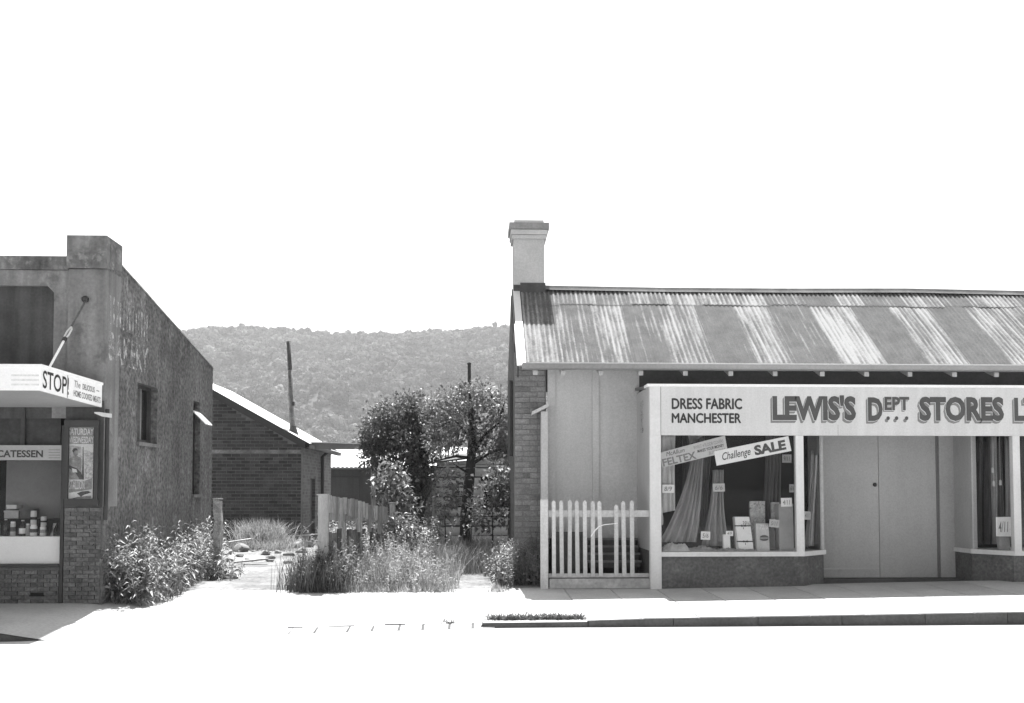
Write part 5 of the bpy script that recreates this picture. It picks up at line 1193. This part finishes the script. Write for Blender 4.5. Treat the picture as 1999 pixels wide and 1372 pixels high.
def blades(lb, base, H, r, w=.008, lean=.35, curve=.5):
    n = len(base); B = np.asarray(base); H = np.asarray(H); d = r.normal(size=(n, 2))*lean; s = unit(np.concatenate([r.normal(size=(n, 2)), np.zeros((n, 1))], 1))*w*.5
    def at(t): return B + np.stack([d[:, 0]*H*(t*.5+curve*t*t), d[:, 1]*H*(t*.5+curve*t*t), H*t*(1-.18*t*np.abs(d).sum(1))], 1)
    p0, p1, p2, p3 = at(0), at(.4), at(.75), at(1.0)
    V = np.stack([p0-s, p0+s, p1+s*.9, p1-s*.9, p2+s*.6, p2-s*.6, p3], 1).reshape(-1, 3); b = np.arange(n)[:, None]*7
    T = np.concatenate([b+np.array(q) for q in ([0, 1, 2], [0, 2, 3], [3, 2, 4], [3, 4, 5], [5, 4, 6])], 0); lb.add(V, T)
def ground_z(x, y): return zf(x, y) if y < yb(x) else yz(x, y)
rp = random.Random(2)
def on_path(x, y):
    pc_ = float(np.interp(y, [14.2, 15.5, 17.5, 19], [-.02, .0, .05, .1])); return abs(x - pc_) < .34*rp.uniform(.45, 1.15) and y < 17.4 + rp.uniform(-.6, .3)
r = np.random.default_rng(11)
# broad leaved weeds along the bakery wall
lb = LB(); B = []; H = []
for i in range(270):
    y = 13.2 + 5.0*r.random()**1.15; w = np.interp(y, [13.2, 14.5, 16, 18.2], [.5, .62, .42, .22]); x = XC + .03 + w*r.random()**1.2
    B.append((x, y, ground_z(x, y))); H.append(r.uniform(.3, 1.02) * np.interp(x-XC, [0, .3, .8], [1, .85, .5]) * np.interp(y, [13.2, 18], [1.0, .95]))
for i in range(46):
    x = xof(421, 16.3, 1100) + r.normal()*.17 - .08; y = 16.3 + r.normal()*.22; B.append((x, y, ground_z(x, y))); H.append(r.uniform(.15, .5))
stems(lb, B, H, r, .2, (.13, .25), .19, .036, .5)
B = [(XC+.05+r.random()**1.5*np.interp(yy, [13.3, 15, 18], [.7, .6, .3]), yy, 0) for yy in 13.3+r.random(1500)*4.8]; B = [(x, y, ground_z(x, y)) for x, y, z in B]
blades(lb, B, r.uniform(.12, .4, len(B)), r, .009)
stuff(link('wall_weeds', lb.mesh('wall_weeds', M_['weed'])), 'tall long-leaved weeds crowding the foot of the roughcast bakery wall', 'weeds')
# weeds round the pale post: upright; backlit shade painted by the darker leaf colour
lb = LB(); B = []; H = []
for i in range(130):
    x = r.normal()*.20 + xof(622, 14.5, 1100); y = 14.42 + r.random()*.7
    B.append((x, y, ground_z(x, y))); H.append(r.uniform(.3, .75)*np.interp(abs(x-xof(622, 14.5, 1100)), [0, .4], [1, .6]))
stems(lb, B, H, r, .16, (.07, .14), .2, .03, .5)
B = []
for i in range(1600):
    x = r.normal()*.22 + xof(620, 14.5, 1100); y = 14.38 + r.random()*.6; B.append((x, y, ground_z(x, y)))
blades(lb, B, r.uniform(.2, .62, len(B)), r, .009, .2)
stuff(link('post_weeds', lb.mesh('post_weeds', M_['leaf'])), 'dark upright weeds growing round the base of the pale post', 'weeds')
# big sunny weed patch
lb = LB(); B = []; H = []
while len(B) < 460:
    px = r.uniform(632, 905); y = 14.55 + 4.0*r.random()**1.1; x = xof(px, y, 1080)
    if on_path(x, y): continue
    lim = np.interp(px, [632, 700, 800, 860, 905], [1, 1, .85, .55, .35])
    B.append((x, y, ground_z(x, y))); H.append(r.uniform(.3, .78)*lim*np.interp(y, [14.5, 15.2, 18], [.55, .95, 1.1]))
stems(lb, B, H, r, .28, (.05, .12), .24, .024, .3)
B = []
for i in range(7500):
    px = r.uniform(632, 930); y = 14.5 + 4.4*r.random(); x = xof(px, y, 1080)
    if on_path(x, y): continue
    B.append((x, y, ground_z(x, y)))
blades(lb, B, r.uniform(.10, .72, len(B))*(.65+.5*vn([b_[0] for b_ in B], [b_[1] for b_ in B], 4, 2.2))*np.interp([b_[1] for b_ in B], [14.5, 15], [.5, 1]), r, .010, .3)
stuff(link('weed_patch', lb.mesh('weed_patch', M_['grass'])), 'rank sunlit weeds and grass filling the vacant lot before the trees', 'weeds')
lb = LB(); B = []; H = []
for i in range(400):
    px = r.uniform(640, 862); y = 17.6 + 3.9*r.random(); x = xof(px, y, 1050); B.append((x, y, ground_z(x, y))); H.append(r.uniform(.35, .9))
stems(lb, B, H, r, .2, (.08, .16), .3, .04, .3)
stuff(link('back_weeds', lb.mesh('back_weeds', M_['leaf2'])), 'darker leafy weeds under the dense tree behind the paling fence', 'weeds')
# tufts along the lane side of the post, grass by the house and right hand strip
def tuft_field(name, label, mat_, fn_, n, h, w=.008, lean=.3):
    lb = LB(); B = []
    for i in range(n):
        x, y = fn_()
        if on_path(x, y): continue
        B.append((x, y, ground_z(x, y)-.01))
    n = len(B)
    blades(lb, B, r.uniform(h[0], h[1], n), r, w, lean); return stuff(link(name, lb.mesh(name, M_[mat_])), label, 'grass')
tuft_field('grass_tuft', 'pampas-like grass clump against the brick house wall', 'grass', lambda: (xof(505, 24, 1000)+r.normal()*.28, 24.4+r.normal()*.25), 1300, (.3, .8), .016, .4)
tuft_field('low_grass', 'low rough grass at the edge of the rubble', 'grass', lambda: (xof(r.uniform(428, 560), 22, 1000)+r.normal()*.2, 22.5+r.random()*2.5), 1500, (.08, .34), .012, .4)
tuft_field('path_grass', 'long shadowed grass under the round-crowned tree', 'weed', lambda: (lambda y: (xof(r.uniform(850, 1000), y, 1000), y))(16.5+r.random()*4.5), 8000, (.2, .62), .009, .25)
tuft_field('lane_grass', 'pale dry grass at the lane edge before the pale post', 'grass', lambda: (xof(585, 14.7, 1100)+r.normal()*.12, 14.6+r.random()*.7), 500, (.08, .32), .008, .4)
tuft_field('front_grass', 'short dry grass along the back edge of the footpath', 'grass', lambda: (lambda px: (xof(px, 14.5, 1100), 14.42+abs(r.normal())*.12))(r.uniform(640, 985)), 1600, (.03, .16), .007, .4)
tuft_field('kerb_weeds', 'low weeds sprouting behind the low piece of kerb', 'weedlow', lambda: (r.uniform(-.12, 1.33) if r.random() < .93 else r.normal()*.06-.2, yk(.7)+.16+abs(r.normal())*.10), 2200, (.015, .11), .012, .8)
lb = LB(); B = []; H = []
for i in range(150):
    y = 14.9 + 2.2*r.random(); px = r.uniform(962, 1003); x = xof(px, y, 1100); B.append((x, y, ground_z(x, y))); H.append(r.uniform(.3, .75)*np.interp(px, [962, 1003], [.6, 1]))
stems(lb, B, H, r, .2, (.06, .12), .3, .03, .3)
stuff(link('corner_weeds', lb.mesh('corner_weeds', M_['weed'])), 'leafy weeds at the corner of the painted brick wall', 'weeds')
lb = LB(); B = []; H = []
for i in range(170):
    px = r.uniform(1003, 1054); y = 15.1 + .7*r.random(); x = xof(px, y, 1100); B.append((x, y, .15)); H.append(r.uniform(.3, .85)*np.interp(px, [1003, 1054], [.7, 1.05]))
stems(lb, B, H, r, .14, (.05, .10), .35, .026, .3)
stuff(link('shaded_creeper', lb.mesh('shaded_creeper', M_['leaf2'])), 'dark shaded creeper against the painted brick wall beside the picket gate', 'creeper')
# ---- trees
def tree(name, label, base, trunk, limbs, clumps, nleaf, leaf, m, seed, cat='tree', bark='bark', twigs=True):
    r = np.random.default_rng(seed); t = thing(name, label, cat, base)
    mb = MB(); mb.tube([p for p, _ in trunk], [q for _, q in trunk], 10); mb.build('trunk', M_[bark], t, True)
    for lm in limbs:
        MB().tube([p for p, _ in lm], [q for _, q in lm], 7).build('limb', M_[bark], t, True)
    lb = LB(); vol = np.array([c[1][0]*c[1][1]*c[1][2] for c in clumps])**.7; vol = vol/vol.sum()
    for (c, s), f in zip(clumps, vol):
        k = int(nleaf*f); ns = max(6, int(k/16)); d = unit(r.normal(size=(ns, 3))); rad = r.uniform(.25, 1.08, ns)**.55
        SC = np.array(c) + d*rad[:, None]*np.array(s); m_ = 16
        C = np.repeat(SC, m_, 0) + r.normal(size=(ns*m_, 3))*leaf[1]*.75
        D = unit(np.repeat(d, m_, 0)*.7 + r.normal(size=(ns*m_, 3))*.7 + np.array([0, 0, .15])); L = r.uniform(leaf[0], leaf[1], len(C))
        lb.add(*leaf_mesh(C, D, L, L*.48, r, .2))
        if twigs:
            for q in SC[::2]:
                e = np.array(c) + (q-np.array(c))*.25; sv = np.array([.004, 0, .002])
                lb.add(np.array([e-sv, e+sv, q+sv*.5, q-sv*.5]), np.array([[0, 1, 2], [0, 2, 3]]))
    link('crown', lb.mesh('crown', M_[m]), t); return t
def pp(px, py, Y): return tuple(PY(px, py, Y))
YT1 = 19.6
T0 = pp(912, 1075, YT1)
clumps = []
for (px, py, dy, sx, sz) in ((905, 790, 0, .42, .26), (940, 775, .2, .40, .24), (870, 790, .1, .30, .24), (970, 800, 0, .24, .30), (900, 830, -.2, .42, .26), (950, 840, .2, .40, .28), (860, 840, .2, .28, .26), (985, 850, 0, .18, .30), (880, 868, 0, .26, .13), (945, 880, -.1, .28, .14), (975, 890, .2, .2, .16), (915, 765, .1, .3, .16), (850, 868, .3, .2, .10), (992, 875, .2, .2, .18), (996, 915, .3, .2, .2), (994, 820, .3, .14, .2), (835, 800, .2, .16, .12)):
    q = pp(px, py, YT1+dy); clumps.append((q, (sx*1.0, .42, sz)))
tree('round_tree', 'small tree with rounded leafy crown and clear slanting trunk', T0,
     [(pp(908, 1085, YT1), .13), (pp(910, 1000, YT1), .115), (pp(917, 930, YT1), .10), (pp(922, 870, YT1), .085), (pp(920, 810, YT1), .05), (pp(917, 765, YT1), .015)],
     [[(pp(922, 885, YT1), .05), (pp(945, 850, YT1+.1), .035), (pp(975, 825, YT1+.1), .02), (pp(985, 780, YT1+.1), .008)],
      [(pp(921, 895, YT1), .04), (pp(890, 890, YT1-.1), .025), (pp(850, 900, YT1-.1), .012)],
      [(pp(923, 905, YT1), .035), (pp(955, 885, YT1-.1), .025), (pp(998, 870, YT1-.1), .012)],
      [(pp(921, 860, YT1), .04), (pp(895, 830, YT1), .025), (pp(872, 795, YT1), .010)],
      [(pp(918, 925, YT1), .03), (pp(900, 915, YT1-.05), .02), (pp(885, 905, YT1-.1), .008)],
      [(pp(980, 800, YT1+.1), .012), (pp(992, 770, YT1+.1), .008), (pp(996, 742, YT1+.1), .004)],
      [(pp(975, 830, YT1+.1), .012), (pp(978, 790, YT1+.1), .007), (pp(977, 752, YT1+.1), .003)]],
     clumps, 6800, (.05, .105), 'leaf2', 21)
YT2 = 22.0
clumps = []
for (px, py, dy, sx, sz) in ((770, 815, 0, .5, .34), (810, 800, .3, .42, .3), (740, 840, 0, .42, .3), (800, 860, -.2, .6, .42), (750, 890, 0, .45, .36), (835, 850, .2, .4, .4), (790, 920, 0, .6, .4), (730, 870, .2, .26, .22), (822, 920, .2, .26, .4), (800, 975, .2, .36, .36), (770, 955, .3, .4, .3), (852, 815, .2, .22, .16)):
    q = pp(px, py, YT2+dy); clumps.append((q, (sx, .6, sz)))
tree('dense_tree', 'dense dark bushy tree with two forked stems before the long dark shed', pp(800, 1060, YT2),
     [(pp(805, 1075, YT2), .12), (pp(822, 990, YT2), .10), (pp(832, 920, YT2), .085), (pp(822, 850, YT2), .06), (pp(815, 800, YT2), .02)],
     [[(pp(806, 1060, YT2-.2), .05), (pp(815, 1010, YT2-.3), .045), (pp(832, 975, YT2-.4), .025), (pp(842, 955, YT2-.4), .01)],
      [(pp(825, 900, YT2), .05), (pp(790, 860, YT2), .03), (pp(760, 825, YT2), .012)],
      [(pp(806, 1050, YT2), .05), (pp(790, 980, YT2), .035), (pp(770, 900, YT2), .02)]],
     clumps, 17000, (.055, .115), 'leaf', 22)
def shrub(name, label, pts, Y, seed, m='weed', nleaf=900, leaf=(.07, .13)):
    q0 = pp(pts[0][0], 1060, Y); cl = [(pp(a, b, Y), (c, .2, d)) for a, b, c, d in pts]
    z = .17; b = cl[0][0]
    tree(name, label, (b[0], Y, z), [((b[0], Y, z-.05), .02), ((b[0]+.02, Y, z+.4), .015), (b, .006)], [], cl, nleaf, leaf, m, seed, 'shrub')
shrub('young_shrub', 'bright leaning sapling in front of the dense dark tree', [(775, 970, .18, .2), (765, 940, .16, .16), (790, 1000, .2, .16), (756, 925, .10, .12)], 18.8, 31, 'weed', 800, (.08, .15))
shrub('young_shrub', 'bright-leaved bush before the log shed wall', [(868, 985, .16, .10), (893, 968, .14, .08), (852, 1006, .2, .12), (880, 925, .08, .05)], 18.9, 32, 'weed', 230, (.09, .16))
shrub('young_shrub', 'leafy bush between the round tree trunk and painted brick wall', [(960, 960, .26, .26), (985, 930, .16, .3), (945, 1000, .26, .24), (985, 990, .14, .26)], 18.2, 33, 'leaf2', 950, (.07, .14))
shrub('young_shrub', 'pale bush at the far end of the broken paling fence', [(770, 1030, .2, .16), (745, 1025, .12, .14), (800, 1040, .2, .14)], 17.6, 34, 'weed', 600, (.07, .12))
# bare twiggy shrub behind the crown
bt = thing('bare_shrub', 'bare upright twigs rising behind the round-crowned tree', 'shrub', pp(860, 1050, 23.6))
for i in range(14):
    px = 850 + i*4.5 + r.normal()*2; MB().tube([pp(868+r.normal()*6, 1000, 23.6), pp(px, 830, 23.6+r.normal()*.1), pp(px+r.normal()*3, 745+r.random()*22, 23.6)], [.012, .008, .003], 4, False).build('twig', M_['bark'], bt)
# ---- rubble
for i in range(34):
    if i < 8: px, py, s = [(445, 1085, .16), (470, 1080, .22), (498, 1078, .14), (452, 1108, .12), (446, 1128, .12), (488, 1095, .13), (515, 1085, .12), (530, 1090, .14)][i]
    elif i < 13: px, py, s = [(575, 1073, .24), (590, 1080, .2), (602, 1072, .24), (566, 1086, .15), (585, 1068, .2)][i-8]
    else: px, py, s = r.uniform(435, 600), r.uniform(1068, 1100), r.uniform(.05, .12)
    p = PZ(px, py, .22); V = IV1.copy()
    for q in range(12):                        # split faces: flatten the lump along random planes
        c = r.normal(size=3); c /= np.linalg.norm(c); h_ = r.uniform(.35, .7); k_ = np.maximum(V @ c - h_, 0); V = V - k_[:, None]*c[None]*.95
    V = V*s*np.array([r.uniform(.9, 1.4), r.uniform(.8, 1.1), r.uniform(.55, .85)]); V = V + np.array([p.x, p.y, ground_z(p.x, p.y) + s*.18])
    o = link('rubble_stone', np_mesh('rubble_stone', V, IT1, M_['stone']))
    if i < 8: lab = ['large pale rubble stone under the grass clump', 'flat long pale rubble stone near the rough post', 'rubble stone at the middle of the lane heap', 'dark-sided rubble stone beside the rough post', 'lone rubble stone on the lane near the rough post', 'low rubble stone on the near side of the heap', 'rounded rubble stone toward the house door', 'pale rubble stone between heap and boulder pile'][i]
    elif i < 13: lab = ['boulder at the front of the pile by the house corner', 'boulder with a shaded hollow by the house corner', 'boulder nearest the pale post in the house-corner pile', 'smaller boulder at the foot of the house-corner pile', 'boulder at the back of the house-corner pile'][i-8]
    else: lab = 'small pale stone scattered in the lane rubble'
    tag(o, lab, 'stone', 'rubble stones in the lane')
for (px, py, L0, ang, lab) in ((490, 1098, .62, .1, 'pale broken plank lying on the lane before the rubble'), (468, 1076, .5, .5, 'short plank slanting over the rubble heap'), (590, 1062, .9, -.15, 'plank resting over the boulder pile by the house corner')):
    p = PZ(px, py, .24); c_, s_ = math.cos(ang), math.sin(ang); z_ = ground_z(p.x, p.y) + (.05 if py > 1090 else .2); w_ = .07
    P = [(p.x + a_*c_*L0/2 - b_*s_*w_, p.y + a_*s_*L0/2 + b_*c_*w_, z_ + e_ + a_*.03) for e_ in (0, .03) for a_, b_ in ((-1, -1), (1, -1), (1, 1), (-1, 1))]
    tag(MB().hexa(P).build('broken_plank', M_['post']), lab, 'plank', 'planks among the lane rubble')
# ================================================================== HAZE
hz = bpy.data.materials.new('haze'); hz.use_nodes = True; N = hz.node_tree.nodes; N.remove(N['Principled BSDF'])
pv = N.new('ShaderNodeVolumePrincipled'); pv.inputs['Color'].default_value = (.95, .95, .95, 1); pv.inputs['Density'].default_value = 0.00025; pv.inputs['Anisotropy'].default_value = 0.2
hz.node_tree.links.new(pv.outputs[0], N['Material Output'].inputs['Volume'])
stuff(MB().box(-1450, 1450, -1450, 1450, -1.2, 235).build('haze', hz))
